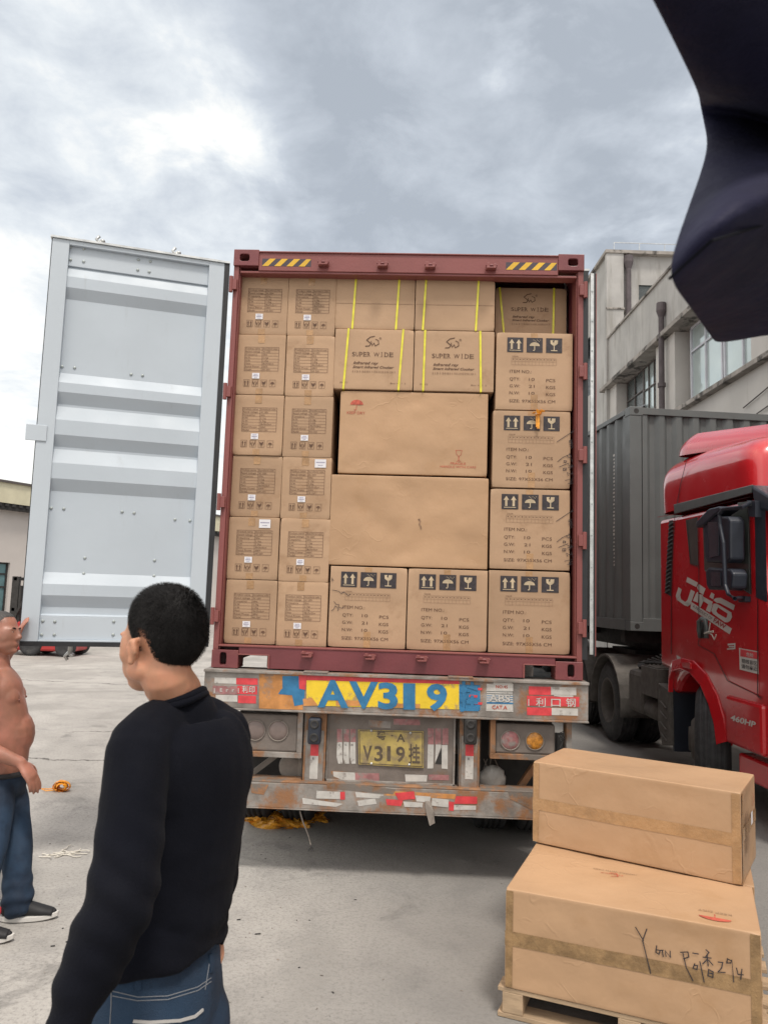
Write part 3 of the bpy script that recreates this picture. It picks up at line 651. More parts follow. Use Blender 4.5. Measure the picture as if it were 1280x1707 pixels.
def icon_split(D, x, y, w_, h_, m):
    cx = x+w_*.5; D.poly([(cx-w_*.33, y-h_*.20), (cx-w_*.02, y-h_*.36), (cx+w_*.32, y-h_*.16), (cx+w_*.32, y-h_*.42), (cx+w_*.10, y-h_*.68), (cx-w_*.10, y-h_*.68), (cx-w_*.30, y-h_*.48)], m, 3)
    D.stroke([(cx-w_*.2, y-h_*.84), (cx+w_*.2, y-h_*.84)], w_*.05, m, 3)
def print_small(D, st):
    W_, H_ = D.w, D.h; x0, x1, y0, y1 = .165*W_, .87*W_, -.21*H_, -.61*H_; xm = .52*W_
    D.frame(x0, y1, x1, y0, .0022, INKB, 1); D.rect(xm, y1, xm+.0018, y0, INKB, 1)
    rows = [('Product name', 'Electrothermal cooker'), ('Rated voltage', 'AC 220V'), ('Frequency', '50Hz'), ('N.W.', '2.1kg'), ('G.W.', '2.3kg'), ('Meas', '38x34x42cm'), ('Rated Power', '3500W'), ('Model', 'SW-3501')]
    rh = (y0-y1)/8
    for i, (a, b) in enumerate(rows):
        y = y0-rh*(i+1)
        if i < 7: D.rect(x0, y, x1, y+.0017, INKB, 1)
        D.text(a, x0+.006, y+rh*.26, rh*.50, INKB, 2, wd=min(.105*W_/.35, .0094*len(a)*W_/.35)); D.text(b, xm+.006, y+rh*.26, rh*.50, INKB, 2, wd=min(.108*W_/.35, .0080*len(b)*W_/.35))
    D.cut('specification_table', st)
    iw = .125*W_; ih = .115*H_; yi = -.755*H_
    for k, f in enumerate((lambda *a: icon_arrows(*a), icon_hands, icon_split, lambda *a: icon_umbrella(*a, False))):
        xi = (.165+.178*k)*W_; D.frame(xi, yi-ih, xi+iw, yi, .0018, INKB, 1); f(D, xi, yi, iw, ih, INKB); D.cut('handling_icon', st)
def print_item(D, st):
    W_, H_ = D.w, D.h
    for k, f in enumerate((icon_arrows, icon_umbrella, icon_glass)):
        xi = (.14+.255*k)*W_; D.rect(xi, -.255*H_, xi+.21*W_, -.065*H_, INK, 1, 3, 3); f(D, xi, -.065*H_, .21*W_, .19*H_, KPRINT); D.cut('handling_icon', st)
    x0, x1, y0, y1 = .20*W_, .785*W_, -.33*H_, -.42*H_
    for yy in (y0, (y0+y1)/2, y1): D.rect(x0, yy, x1, yy+.0016, INKF, 1, 4)
    for k in range(14):
        xx = x0+(x1-x0)*k/13; D.rect(xx, y1, xx+.0014, y0, INKF, 1)
        if k < 13: D.rect(xx+.008, y0-.012, xx+.016, y0-.007, INKB, 1)
    D.text('COLOR', x0+.004, y0+.006, .009, INKB, 1)
    D.cut('colour_table', st); hh = .040*H_; X = .178*W_
    D.text('ITEM NO.:', X, -.525*H_, .037*H_+.002, INKB, 1, wd=.285*W_)
    for i, (a, b, c) in enumerate((('QTY:', '10', 'PCS'), ('G.W:', '21', 'KGS'), ('N.W:', '10', 'KGS'))):
        y = -(.622+.090*i)*H_
        D.text(a, X, y, hh, INKB, 1, wd=.135*W_); D.text(b, .43*W_, y, hh*.95, INKB, 1, wd=.075*W_); D.text(c, .655*W_, y-.006, hh, INKB, 1, wd=.12*W_)
    D.text('SIZE:', X, -.905*H_, hh, INKB, 1, wd=.135*W_); D.text('97X55X56 CM', .345*W_, -.905*H_, hh*.98, INKB, 1, wd=.43*W_)
def print_wide(D, st):
    W_, H_ = D.w, D.h
    sx, sy = .41*W_, -.17*H_; u = .085*W_
    D.stroke([(sx+u*1.1, sy+u*.5), (sx+u*.4, sy+u*.35), (sx-u*.1, sy-u*.1), (sx+u*.2, sy-u*.35), (sx+u*.55, sy-u*.65), (sx+u*.3, sy-u*1.0), (sx-u*.3, sy-u*1.05)], .006, INKB, 1)
    D.stroke([(sx+u*.55, sy-u*.25), (sx+u*.75, sy-u*.95), (sx+u*1.0, sy-u*.55), (sx+u*1.2, sy-u*.98), (sx+u*1.7, sy-u*.7), (sx+u*1.65, sy-u*.15), (sx+u*1.2, sy+u*.05)], .005, INKB, 1)
    D.arc(.575*W_, -.15*H_, .007, .0018, 0, 360, INKB, 1, 10); D.text('R', .569*W_, -.157*H_, .008, INKB, 1)
    D.cut('logo_print', st)
    # letters with serifs: text plus fine serif bars
    y = -.455*H_; x0 = .22*W_
    for wd_, a, b in (('SUPER', .22, .46), ('WIDE', .505, .755)):
        n = len(wd_); cw = (b-a)*W_/n
        for i, ch in enumerate(wd_):
            iw = cw*(.80 if ch not in 'WI' else (1.1 if ch == 'W' else .12)); xo = a*W_+cw*i+(cw*.06 if ch != 'I' else cw*.42)
            if ch == 'W': xo -= cw*.18
            D.text(ch, xo, y, .073*H_, INKB, 1, wd=iw)
            if ch in 'PERID':
                for yy in (y, y+.070*H_): D.rect(xo-.0035, yy, xo+.008, yy+.0022, INKB, 1)
    D.text('Infrared ray', .24*W_, -.585*H_, .045*H_, INKB, 1, wd=.32*W_, bold=.02, shear=.35)
    D.text('Smart Infrared Cooker', .235*W_, -.650*H_, .040*H_, INKB, 1, wd=.52*W_, bold=.02, shear=.35)
    random.seed(5); x = .235*W_
    while x < .77*W_:
        ww = random.uniform(.004, .011); D.rect(x, -.725*H_, x+ww*.5, -.69*H_, INKF, 1); D.rect(x, -.71*H_, x+ww, -.705*H_, INKF, 1); x += ww+random.choice((.003, .003, .008))
    D.text('SW-C2', .08*W_, -.905*H_, .022*H_, INKB, 1, wd=.10*W_); D.text('Box: 4 / 1  2', .72*W_, -.905*H_, .024*H_, INKB, 1, wd=.19*W_)
PROTO = {}
def hand_mark(D, strokes, x, y, s, m, wd=.006, rot=0.0):
    c, n = math.cos(rot), math.sin(rot)
    for st in strokes: D.stroke([(x+(a*c-b*n)*s, y+(a*n+b*c)*s) for a, b in st], wd, m, 4)
YGN = [[(-.1, 1.35), (.30, .70)], [(.48, 1.35), (.25, .72), (.62, -.85)], [(.95, .60), (.90, .25), (1.05, .18), (1.12, .38), (.95, .38)], [(1.08, .38), (1.28, .42)], [(1.22, .40), (1.26, .08)],
       [(1.40, .12), (1.36, .42), (1.62, .12), (1.60, .45)]]
AX294 = [[(0, .9), (.35, 1.0), (.40, .78), (.15, .62)], [(.12, .9), (.30, .25), (.62, -.30)], [(.55, 1.0), (.85, 1.02)], [(.68, .55), (.60, .30), (.78, .28), (.80, .48), (.66, .45)], [(.90, .7), (1.12, -.22)],
         [(1.15, 1.3), (1.30, 1.2), (1.15, .95)], [(1.02, .92), (1.42, .96)], [(1.22, 1.1), (1.28, .55)], [(1.22, .85), (1.02, .6)], [(1.28, .85), (1.5, .65)], [(1.30, .42), (1.28, .12), (1.50, .10), (1.50, .36), (1.30, .42)], [(1.32, .26), (1.5, .26)],
         [(1.70, .85), (1.92, .88), (1.88, .62), (1.72, .40), (2.05, .45)], [(2.30, 1.05), (2.12, 1.10), (2.10, .90), (2.28, .95), (2.32, 1.1), (2.42, .10)], [(2.52, .80), (2.60, .50), (2.84, .55)], [(2.76, .80), (2.72, .30)]]
def make_carton(kind, w_, d_, h_, seed, amp=.0025, kraft=None):
    root = empty('cardboard_box'); kr = kraft or KRAFT
    b = carton_body(w_, d_, h_, kr, amp, seed).build('carton', root, smooth=True)
    def tape(segs, m=TAPE):
        D = FD(w_, d_, h_, amp, seed)
        for (x0, y0, x1, y1) in segs: D.rect(x0, y0, x1, y1, m, 0, 2 if x1-x0 > .1 else 1, 8 if abs(y1-y0) > .1 else 3); D.cut('tape', root)
    if kind == 'small':
        rr = random.Random(seed); c = w_*(.47+rr.uniform(-.02, .03)); tape([(c-.024, -h_*.14, c+.024, -.004), (c-.024, -h_+.004, c+.024, -h_*.90)])
        D = FD(w_, d_, h_, amp, seed); print_small(D, root)
        D = FD(w_, d_, h_, amp, seed); x = w_*(.345+rr.uniform(-.01, .03)); y = -h_*(.635+rr.uniform(0, .012)); D.rect(x, y-.040, x+.052, y, PAPER, 4); D.rect(x+.012, y-.012, x+.040, y-.007, PINK, 5); D.rect(x+.007, y-.024, x+.044, y-.017, PINK, 5); D.rect(x+.015, y-.034, x+.036, y-.030, PINK, 5)
        D.build('label_sticker', root)
    elif kind == 'item':
        tape([(w_*.45, -h_*.10, w_*.45+.046, -.003), (w_*.46, -h_+.003, w_*.46+.046, -h_*.80)])
        D = FD(w_, d_, h_, amp, seed); print_item(D, root); D.build('lettering', root)
    elif kind == 'wide':
        D = FD(w_, d_, h_, amp, seed); print_wide(D, root); D.build('lettering', root)
    return root
def strap(root, w_, d_, h_, x, lean=0.0, m=None):
    mb = MB(); m = m or YSTRAP; t = .0035; sw = .0135; y = -d_/2; n = 10
    for i in range(n):
        z0, z1 = h_*i/n, h_*(i+1)/n; a = -w_/2+x+lean*(i/n); b = -w_/2+x+lean*((i+1)/n)
        mb.add([(a, y-t-.002, z0), (a+sw, y-t-.002, z0), (b+sw, y-t-.002, z1), (b, y-t-.002, z1), (a, y-.001, z0), (a+sw, y-.001, z0), (b+sw, y-.001, z1), (b, y-.001, z1)], [(0, 1, 2, 3), (0, 3, 7, 4), (1, 5, 6, 2), (4, 7, 6, 5)], m)
    a = -w_/2+x+lean; mb.box((a, y-.004, h_-.001), (a+sw, y+d_*.9, h_+.003), m); a = -w_/2+x; mb.box((a, y-.004, -.002), (a+sw, y+d_*.9, .001), m)
    return mb.build('strap', root)
YF = 0.085
def place_px(root, quad, d_, tilt=None):
    """put the carton so that its front bottom edge runs where the survey says: quad = world x0,x1,z0,z1"""
    x0, x1, z0, z1 = quad; root.location = ((x0+x1)/2, YF+d_/2, z0)
colx = lambda c, z: [-1.166-.020*(z-1.47)/2.6, -.812-.030*(z-1.47)/2.6, -.466-.034*(z-1.47)/2.6][c]
rowz = [1.456, 1.889, 2.318, 2.747, 3.177, 3.612, 4.040]
rn = ['bottom', 'fifth', 'fourth', 'third', 'second', 'top']; rng = random.Random(4)
for c in range(2):
    for r_ in range(6):
        z0, z1 = rowz[r_], rowz[r_+1]-.0035; zm = (z0+z1)/2; x0, x1 = colx(c, zm)+.002, colx(c+1, zm)-.002
        if c: z0 -= .004
        w_, h_ = x1-x0, z1-z0
        o = make_carton('small', w_, .38, h_, 11+c*17+r_*3.3, .0018)
        o.location = ((x0+x1)/2, YF+.19+rng.uniform(-.006, .006), z0); o.rotation_euler = (0, R(rng.uniform(-.25, .25)), R(rng.uniform(-.5, .5)))
        extra = ''
        if (c, r_) in ((1, 2), (0, 1)):
            D = FD(w_, .38, h_, .0018, 11+c*17+r_*3.3); xx = w_*(.66 if c else .60); D.rect(xx, -.072, xx+.078, -.014, PAPER, 5)
            D.rect(xx+.008, -.040, xx+.070, -.032, PINK, 6); D.rect(xx+.022, -.058, xx+.056, -.053, PINK, 6); D.build('large_label_sticker', o); extra = 'an extra white label'
        tag(o, 'small carton with %s, %s row of the %s' % (extra or 'printed table', rn[r_], ['column by the door hinges', 'second small column'][c]), 'cardboard box', 'small cartons stacked in two columns')
# flat plain cartons and the SUPER WIDE ones
def put(o, q, d_, yaw=0., roll=0., dy=0.):
    o.location = ((q[0]+q[1])/2, YF+dy+d_/2, q[2]); o.rotation_euler = (0, R(roll), R(yaw))
for i, (q, lab, sx_) in enumerate((((-.500, .058, 3.668, 4.036), 'plain flat carton with two yellow straps, top row beside the small cartons', (.21, .76)), ((.063, .618, 3.668, 4.033), 'plain flat carton with yellow straps, next to the shaded SUPER WIDE carton', (.09, .755)))):
    w_, h_ = q[1]-q[0], q[3]-q[2]; o = make_carton('flat', w_, .6, h_, 60+i, .002)
    D = FD(w_, .6, h_, .002, 60+i); D.rect(.004, -h_*.500, w_-.004, -h_*.492, INKF, 0, 6); D.build('flap_seam', o)
    for k, x in enumerate(sx_): strap(o, w_, .6, h_, x*w_, .014)
    put(o, q, .6, 0, 0, rng.uniform(-.004, .01)); tag(o, lab, 'cardboard box', 'cartons with yellow straps')
for i, (q, lab, sx_, dy) in enumerate((((-.492, .060, 3.232, 3.664), 'carton printed SUPER WIDE with yellow straps, touching the column of small cartons', ((.115, .022), (.81, .022)), .0),
                                   ((.065, .620, 3.232, 3.664), 'carton printed SUPER WIDE with yellow straps, touching the stack of ITEM NO. cartons', ((.11, .004), (.83, -.012)), .004),
                                   ((.640, 1.150, 3.672, 4.055), 'shaded carton printed SUPER WIDE set back in the top corner under the header', ((.12, -.040), (.80, .004)), .17))):
    w_, h_ = q[1]-q[0], q[3]-q[2]; o = make_carton('wide', w_, .55, h_, 70+i, .002)
    for x, l in sx_: strap(o, w_, .55, h_, x*w_, l)
    put(o, q, .55, 0, 0, dy); tag(o, lab, 'cardboard box', 'cartons with yellow straps')
# the two big plain cartons, bulging
for i, (q, lab) in enumerate((((-.440, .585, 2.640, 3.222), 'big plain carton with red KEEP DRY mark, upper of the two in the middle'), ((-.480, .598, 2.006, 2.628), 'big plain carton with a scuff, no print, lower of the middle two'))):
    w_, h_ = q[1]-q[0], q[3]-q[2]; sd_ = 90.3+i*7; am = .014; o = empty('cardboard_box')
    carton_body(w_, .6, h_, KRAFT2, am, sd_, .006, 30).build('carton', o, smooth=True)
    D = FD(w_, .6, h_, am, sd_)
    if i == 0:
        D.disc(.115, -.098, .045, .036, INKR, 1, 0, 180, 14); D.stroke([(.115, -.098), (.112, -.132), (.104, -.138), (.098, -.130)], .004, INKR, 1); D.text('KEEP DRY', .050, -.165, .020, INKR, 1, wd=.125); D.cut('print', o)
        x_, y_ = .79*w_, -.69*h_; D.stroke([(x_, y_), (x_+.006, y_-.03), (x_+.020, y_-.042), (x_+.020, y_-.070), (x_+.006, y_-.078), (x_+.036, y_-.078), (x_+.022, y_-.070), (x_+.022, y_-.042), (x_+.036, y_-.03), (x_+.042, y_), (x_, y_)], .003, INKR, 1)
        D.text('FRAGILE', x_-.035, y_-.100, .016, INKR, 1, wd=.105); D.text('HANDLE WITH CARE', x_-.105, y_-.124, .016, INKR, 1, wd=.245)
        D.build('print', o)
    else:
        D.stroke([(.610, -.290), (.618, -.310), (.612, -.328), (.622, -.345), (.625, -.362)], .010, INKF, 1); D.stroke([(.604, -.296), (.612, -.300)], .008, INKB, 2); D.build('scuff', o)
    put(o, q, .6, 0, R(0), .012 if i == 0 else .004); tag(o, lab, 'cardboard box', 'big plain cartons in the middle of the load')
# the item number cartons
its = [((.630, 1.160, 3.110, 3.662), 'carton printed ITEM NO., directly under the shaded SUPER WIDE carton', 0),
       ((.618, 1.150, 2.568, 3.106), 'carton printed ITEM NO. with an orange strap end over its icons', 1),
       ((.612, 1.152, 2.014, 2.562), 'carton printed ITEM NO. with handwriting down its side but no orange strap', 1),
       ((.612, 1.156, 1.456, 2.006), 'carton printed ITEM NO., bottom row, in the corner by the container post', 0),
       ((.066, .604, 1.456, 2.000), 'clean carton printed ITEM NO., bottom row, between two of the same', 0),
       ((-.462, .062, 1.456, 2.000), 'carton printed ITEM NO., bottom row, with scribbles beside its icons', 2)]
for i, (q, lab, hw) in enumerate(its):
    w_, h_ = q[1]-q[0]-.004, q[3]-q[2]-.003; o = make_carton('item', w_, .95, h_, 31+i*4.1, .003)
    if hw:
        D = FD(w_, .95, h_, .003, 31+i*4.1)
        if hw == 1:
            hand_mark(D, YGN, w_*.905, -h_*.27, .075, INK, .0035, R(-68)); hand_mark(D, AX294, w_*.86, -h_*.56, .075, INK, .0035, R(-80))
        else:
            rr = random.Random(3)
            for (x, y) in ((.02, .15), (.03, .30), (.06, .44), (.03, .56), (.15, .32)):
                pts = [(w_*x, -h_*y)]
                for k in range(5): pts.append((pts[-1][0]+rr.uniform(-.012, .028), pts[-1][1]+rr.uniform(-.022, .016)))
                D.stroke(pts, .003, INK, 4)
        D.build('handwriting', o)
    put(o, q, .95, rng.uniform(-.3, .3), rng.uniform(-.15, .15), rng.uniform(-.006, .006)); tag(o, lab, 'cardboard box', 'cartons printed ITEM NO.')
# strap end hanging over a carton
m = MB(); p = at(897, 688, YF-.02); rr = random.Random(8)
for k in range(16):
    a = rr.uniform(0, 6.28); q = p+Vector((math.cos(a)*.022, -rr.uniform(0, .02), math.sin(a)*.012)); q2 = q+Vector((rr.uniform(-.025, .025), rr.uniform(-.012, .004), rr.uniform(-.02, .014)))
    m.bar(q, q2, .014, .002, ORNG, (rr.random(), rr.random(), 1))
m.bar(p+Vector((.002, .0, -.01)), p+Vector((.0, .0, -.115)), .018, .002, ORNG, (0, 1, 0)); m.bar(p+Vector((-.014, .002, -.01)), p+Vector((-.012, .002, -.10)), .008, .002, ORNG, (0, 1, 0)); m.bar(p+Vector((-.012, -.004, -.112)), p+Vector((.014, -.004, -.116)), .004, .004, INKB)
tag(m.build('orange_strap'), 'knotted end of orange strap hanging over the icons of an ITEM NO. carton', 'strap')

# ------------------------------------------------------------------ cartons on the pallet in the foreground
def yard_box(name, A, ang, w_, d_, h_, z, seed, amp, lab, marks):
    o = empty('cardboard_box'); u = Vector((math.cos(ang), math.sin(ang), 0)); n = Vector((-math.sin(ang), math.cos(ang), 0))
    c = Vector((A[0], A[1], 0))+u*w_/2+n*d_/2; o.location = (c.x, c.y, z); o.rotation_euler.z = ang
    carton_body(w_, d_, h_, KRAFT2, amp, seed, .005, 34).build('carton', o, smooth=True)
    marks(o, w_, d_, h_); tag(o, lab, 'cardboard box', 'taped cartons on the pallet'); return o
def tape_front(o, w_, d_, h_, amp, seed, yc, mt, ends=True):
    D = FD(w_, d_, h_, amp, seed); rr = random.Random(seed); n = 26; hw = .030
    for i in range(n):
        a, b = .0+w_*i/n, w_*(i+1)/n; D.poly([(a, -yc-hw), (b, -yc-hw), (b, -yc+hw+rr.uniform(-.001, .001)), (a, -yc+hw)], mt, 0)
    if ends:
        for (xa, xb) in ((.004, .034), (w_-.040, w_-.004)): D.rect(xa, -h_+.006, xb, -.006, mt, 1, 1, 16)
    D.build('tape', o)
def top_fn(w_, d_, h_, amp, seed):
    return lambda u, v, l: (u-w_/2, v-d_/2, h_+disp(u/w_, v/d_, w_, d_, amp, seed+7)+.0022+.0006*l)
def marks_low(o, w_, d_, h_):
    tape_front(o, w_, d_, h_, .007, 201., .205, TAPE2)
    D = FD(w_, d_, h_, .007, 201.); hand_mark(D, YGN, .555, -.165, .078, INK, .0040, R(1)); D.cut('handwriting', o); hand_mark(D, AX294, .715, -.200, .082, INK, .0040, R(-2)); D.build('handwriting', o)
    D = Decal(top_fn(w_, d_, h_, .007, 201.))
    D.disc(w_-.165, .085, .062, .030, INKR, 1, 180, 360, 14); D.text('KEEP DRY', w_-.100, .150, .018, INKF, 1, wd=.13, rot=R(180)); D.stroke([(w_-.165, .085), (w_-.165, .118)], .004, INKR, 1)
    D.text('HANDLE WITH CARE', .52, d_-.10, .016, INKF, 1, wd=.20, rot=R(180)); D.stroke([(.40, d_-.135), (.43, d_-.13), (.44, d_-.17), (.41, d_-.18)], .005, INKR, 1); D.text('FRAGILE', .46, d_-.14, .014, INKR, 1, wd=.10, rot=R(180))
    D.build('print', o)
def marks_up(o, w_, d_, h_):
    tape_front(o, w_, d_, h_, .006, 215., .215, TAPE)
    # printed end
    D = Decal(lambda u, v, l: (w_/2+.0035+.0005*l, -d_/2+u, v))
    for k in range(6):
        D.rect(.10+k*.026, .10+.01*(k % 3), .10+k*.026+.009, .30-.02*(k % 2), INKB if k in (0, 1) else INKF, 1)
    D.rect(.30, .20, .36, .26, PAPER, 1); D.stroke([(.38, .34), (.42, .30), (.36, .28)], .006, INKR, 1); D.rect(0.004, .006, .034, h_-.006, TAPE, 0, 1, 8); D.rect(.034, .185, d_-.01, .245, TAPE, 0, 4, 1)
    D.build('print', o)
AL = (0.544, -1.530); aL = math.atan2(-.352, .955)
low = yard_box('a', AL, aL, 1.015, .560, .412, .128, 201., .007, 'big carton with YGN and 294 handwritten in black, front of the pallet', marks_low)
nL = Vector((-math.sin(aL), math.cos(aL), 0)); uL = Vector((math.cos(aL), math.sin(aL), 0))
Bk = Vector((AL[0], AL[1], 0))+nL*.566-uL*.004
back = yard_box('b', Bk, aL, 1.03, .560, .408, .128, 230., .006, 'big carton behind the handwritten one, mostly hidden under the top carton', lambda o, w_, d_, h_: tape_front(o, w_, d_, h_, .006, 230., .2, TAPE, True))
top = yard_box('c', (0.765, -0.865), R(-30.5), 1.012, .49, .412, .543, 215., .006, 'long carton lying on top of the two on the pallet, brown tape along its side', marks_up)
pal = empty('wooden_pallet', (Vector((AL[0], AL[1], 0))+uL*.52+nL*.56)[:]); pal.rotation_euler.z = aL
for k in range(7):
    m = MB(); y = -.555+k*.175; m.box((-.55, y, .108), (.56, y+.098, .126), WOOD); m.build('deck_board', pal, bevel=.002)
for x in (-.485, 0.0, .485):
    m = MB(); m.box((x-.045, -.555, .022), (x+.045, .595, .108), WOOD); m.build('bearer', pal, bevel=.003)
for y in (-.555, -.03, .49):
    m = MB(); m.box((-.55, y, .002), (.56, y+.1, .021), WOOD); m.build('bottom_board', pal, bevel=.002)
tag(pal, 'low timber pallet under the big taped cartons', 'pallet')
# ------------------------------------------------------------------ the semi-trailer chassis
tr = empty('container_trailer', (0, 0, 0)); tag(tr, 'worn container trailer with painted AV319 rear beam under the dark red container', 'trailer')
YB = -0.05
def wx(px, py=1150, Y=YB): return at(px, py, Y).x
m = MB(); m.box((-1.246, YB, 1.052), (1.243, YB+.012, 1.288), STEELG); m.box((-1.248, YB-.022, 1.278), (1.245, .16, 1.296), STEELG); m.box((-1.246, YB-.020, 1.040), (1.243, .14, 1.052), STEELG)
for x in (-1.238, 1.235, -.4, .4): m.box((x-.005, YB+.012, 1.052), (x+.005, .14, 1.278), STEELG)
beam = m.build('rear_beam', tr, bevel=.003)
for px in (527, 768):                                        # little pads on the flange
    x = wx(px, 1115); m = MB(); m.box((x-.08, YB-.026, 1.2965), (x+.08, .0, 1.3035), STEELG); m.build('rest_pad', tr, bevel=.001)
def DPX(Y): return Decal(lambda u, v, l: tuple(at(u, v, Y-.0012*l)))      # flat marks on a plane of the trailer, read off by survey
D = DPX(YB-.0005)
def q4(D, x0, x1, ya, yb, m, lv, sk=.026, n=1):               # strip that follows the beam
    for i in range(n):
        a, b = x0+(x1-x0)*i/n, x0+(x1-x0)*(i+1)/n; D.poly([(a, ya+(a-x0)*sk), (b, ya+(b-x0)*sk), (b, yb+(b-x0)*sk), (a, yb+(a-x0)*sk)], m, lv)
rr = random.Random(2)
q4(D, 432, 455, 1121, 1181, PORG, 1); q4(D, 455, 505, 1122, 1182, PORG, 1)
D.poly([(471, 1127), (502, 1127), (509, 1129), (507, 1174), (491, 1177), (487, 1159), (464, 1157), (468, 1150), (471, 1148)], PBLU, 2)
D.poly([(498, 1124), (512, 1126), (509, 1150), (499, 1148)], PRED, 3)
D.build('rusty_paint_patch', tr)
D = DPX(YB-.0005); q4(D, 505, 765, 1125, 1137, PRED, 1); q4(D, 511, 765, 1134, 1176, PYEL, 2); q4(D, 765, 800, 1141, 1183, PBLU, 2); D.poly([(505, 1165), (520, 1163), (530, 1176), (506, 1177)], PORG, 3)
q4(D, 640, 700, 1172, 1179, PORG, 3); q4(D, 560, 600, 1167, 1176, PORG, 3)
for (x, y) in ((790, 1146), (782, 1158), (790, 1170)): D.poly([(x, y), (x+14, y+1), (x+13, y+5), (x, y+4)], PRED, 3)
D.build('painted_panel', tr)
D = DPX(YB-.0005)
def tpx(D, s, x, y, h, wd, m, lv, sk=.026, bold=.02):        # text in picture units, following the beam
    vs, fs, x0, x1, y0, y1 = text2d(s, bold, 0); kx = wd/(x1-x0); k = h/.72
    D.mb.add([D.fn(x+(a-x0)*kx, y-b*k+(a-x0)*kx*sk, lv) for a, b in vs], fs, m)
for i_, (ch, x_, w__, h__) in enumerate((('A', 529, 52, 44), ('V', 582, 48, 43), ('3', 630, 33, 42), ('1', 672, 20, 42), ('9', 711, 34, 42))):
    tpx(D, ch, x_, 1176.5+(x_-511)*.026, h__, w__, PBLU, 5, bold=.035); D.cut('painted_lettering', tr)
tpx(D, '挂', 765, 1180, 36, 33, PBLU, 5, bold=.05); D.cut('painted_lettering', tr)
D = DPX(YB-.0005)                                            # ABS sticker
D.poly([(811, 1140), (854, 1141), (855, 1187), (810, 1185)], PWHT, 1); D.poly([(822, 1138), (832, 1132), (845, 1133), (855, 1140), (855, 1152), (822, 1150)], PWHT, 2)
for k in range(5): y = 1152+k*3.6; D.poly([(811, y), (855, y+1), (855, y+2), (811, y+1)], PBLU if k > 1 else GREYPL, 2)
D.poly([(811, 1170), (855, 1171.4), (855, 1174), (811, 1173)], PBLU, 2)
tpx(D, 'ABS', 815.6, 1169.5, 12.5, 35, GREYPL, 3); tpx(D, 'ABS', 815, 1169, 12, 35, PWHT, 4); tpx(D, 'CAT.A', 820, 1182, 6.5, 25, INKR, 3); tpx(D, 'NO.45', 826, 1147, 5, 20, INKR, 3)
D.build('sticker', tr)
def refl(pts_list, name='reflector'):
    D = DPX(YB-.0005)
    for (x0, x1, ya, yb, m) in pts_list: q4(D, x0, x1, ya, yb, m, 1)
    return D
D = refl([(881, 918, 1144, 1158, PRED), (918, 960, 1145, 1158, PWHT), (878, 965, 1159.5, 1176, PRED), (878, 919, 1179, 1192, PRED), (919, 963, 1180, 1192, PWHT), (923, 955, 1158.5, 1161.5, PWHT)])
for i, s in enumerate(('利', '口', '钢')): tpx(D, s, 893+i*25, 1176.5+i*.3, 11.5, 16, PWHT, 3, bold=.01)
for x in (880,): tpx(D, '|', x, 1174, 9, 1.6, PWHT, 3)
D.build('reflector', tr)
D = refl([(358, 394, 1129, 1139, PWHT), (394, 430, 1130, 1141, PRED), (355, 396, 1143, 1157, GREYPK), (396, 429, 1143, 1157, PRED), (360, 396, 1158, 1169, PWHT), (397, 427, 1159, 1172, PRED)])
for i, s in enumerate(('|', 'E', 'r', 'r', '|')): tpx(D, s, 357+i*10, 1153, 6, 1.5 if s == '|' else 4, PWHT, 3)
tpx(D, '利', 404, 1153.5, 9, 9, PWHT, 3); tpx(D, '印', 415, 1154, 9, 10, PWHT, 3); D.build('reflector', tr)

# main members of the chassis
for s in (-1, 1):
    m = MB(); x = s*.42; m.box((x-.07, .13, 1.24), (x+.07, 11.4, 1.262), STEELG); m.box((x-.006, .13, .80), (x+.006, 11.4, 1.24), STEELG); m.box((x-.07, .13, .78), (x+.07, 11.4, .80), STEELG); m.build('chassis_beam', tr)
for y in (1.9, 4.2, 6.5, 9.0, 11.3):
    m = MB(); m.box((-1.2, y, 1.13), (1.2, y+.09, 1.28), STEELG); m.build('cross_member', tr)
YL = 0.0
# uprights carrying the bumper
for px0, px1 in ((505, 545), (764, 801)):
    a, b = at(px0, 1240, YL).x, at(px1, 1240, YL).x; m = MB(); m.box((a, YL, .60), (b, YL+.012, 1.04), STEELR); m.box((a, YL, .60), (a+.008, .09, 1.04), STEELG); m.box((b-.008, YL, .60), (b, .09, 1.04), STEELG)
    m.box((a+.02, YL-.006, .60), (b-.02, YL, .92), STEELG); m.build('bumper_upright', tr, bevel=.002)
    c = (a+b)/2; zt = at(px0, 1192, YL).z; D = Decal(lambda u, v, l: (u, YL-.0065-.0012*l, v)); D.rect(c-.026, zt-.40, c+.026, zt-.255, PWHT, 1); D.rect(c-.026, zt-.255, c+.026, zt-.15, PRED, 1); D.text('R', c-.01, zt-.28, .016, INK, 2); D.build('reflector', tr)
    m = MB(); m.box((c-.042, YL-.070, zt-.175), (c+.042, YL-.006, zt-.005), BLKPL if px0 < 600 else DARK); lm = m.build('marker_lamp', tr, bevel=.016)
    for dz in (-.045, -.130):
        k = MB(); k.lathe((c, YL-.070, zt+dz), (0, -1, 0), [(-.002, .030), (.004, .029), (.006, .020), (-.0005, .012), (.001, 0)], DARK, 18); k.build('lens', lm, smooth=True)
m = MB(); m.box((-1.1, .42, .44), (1.1, .43, 1.04), DARK); m.build('shade_backing', tr)  # dark sheet added to stand in for the shade behind the uprights
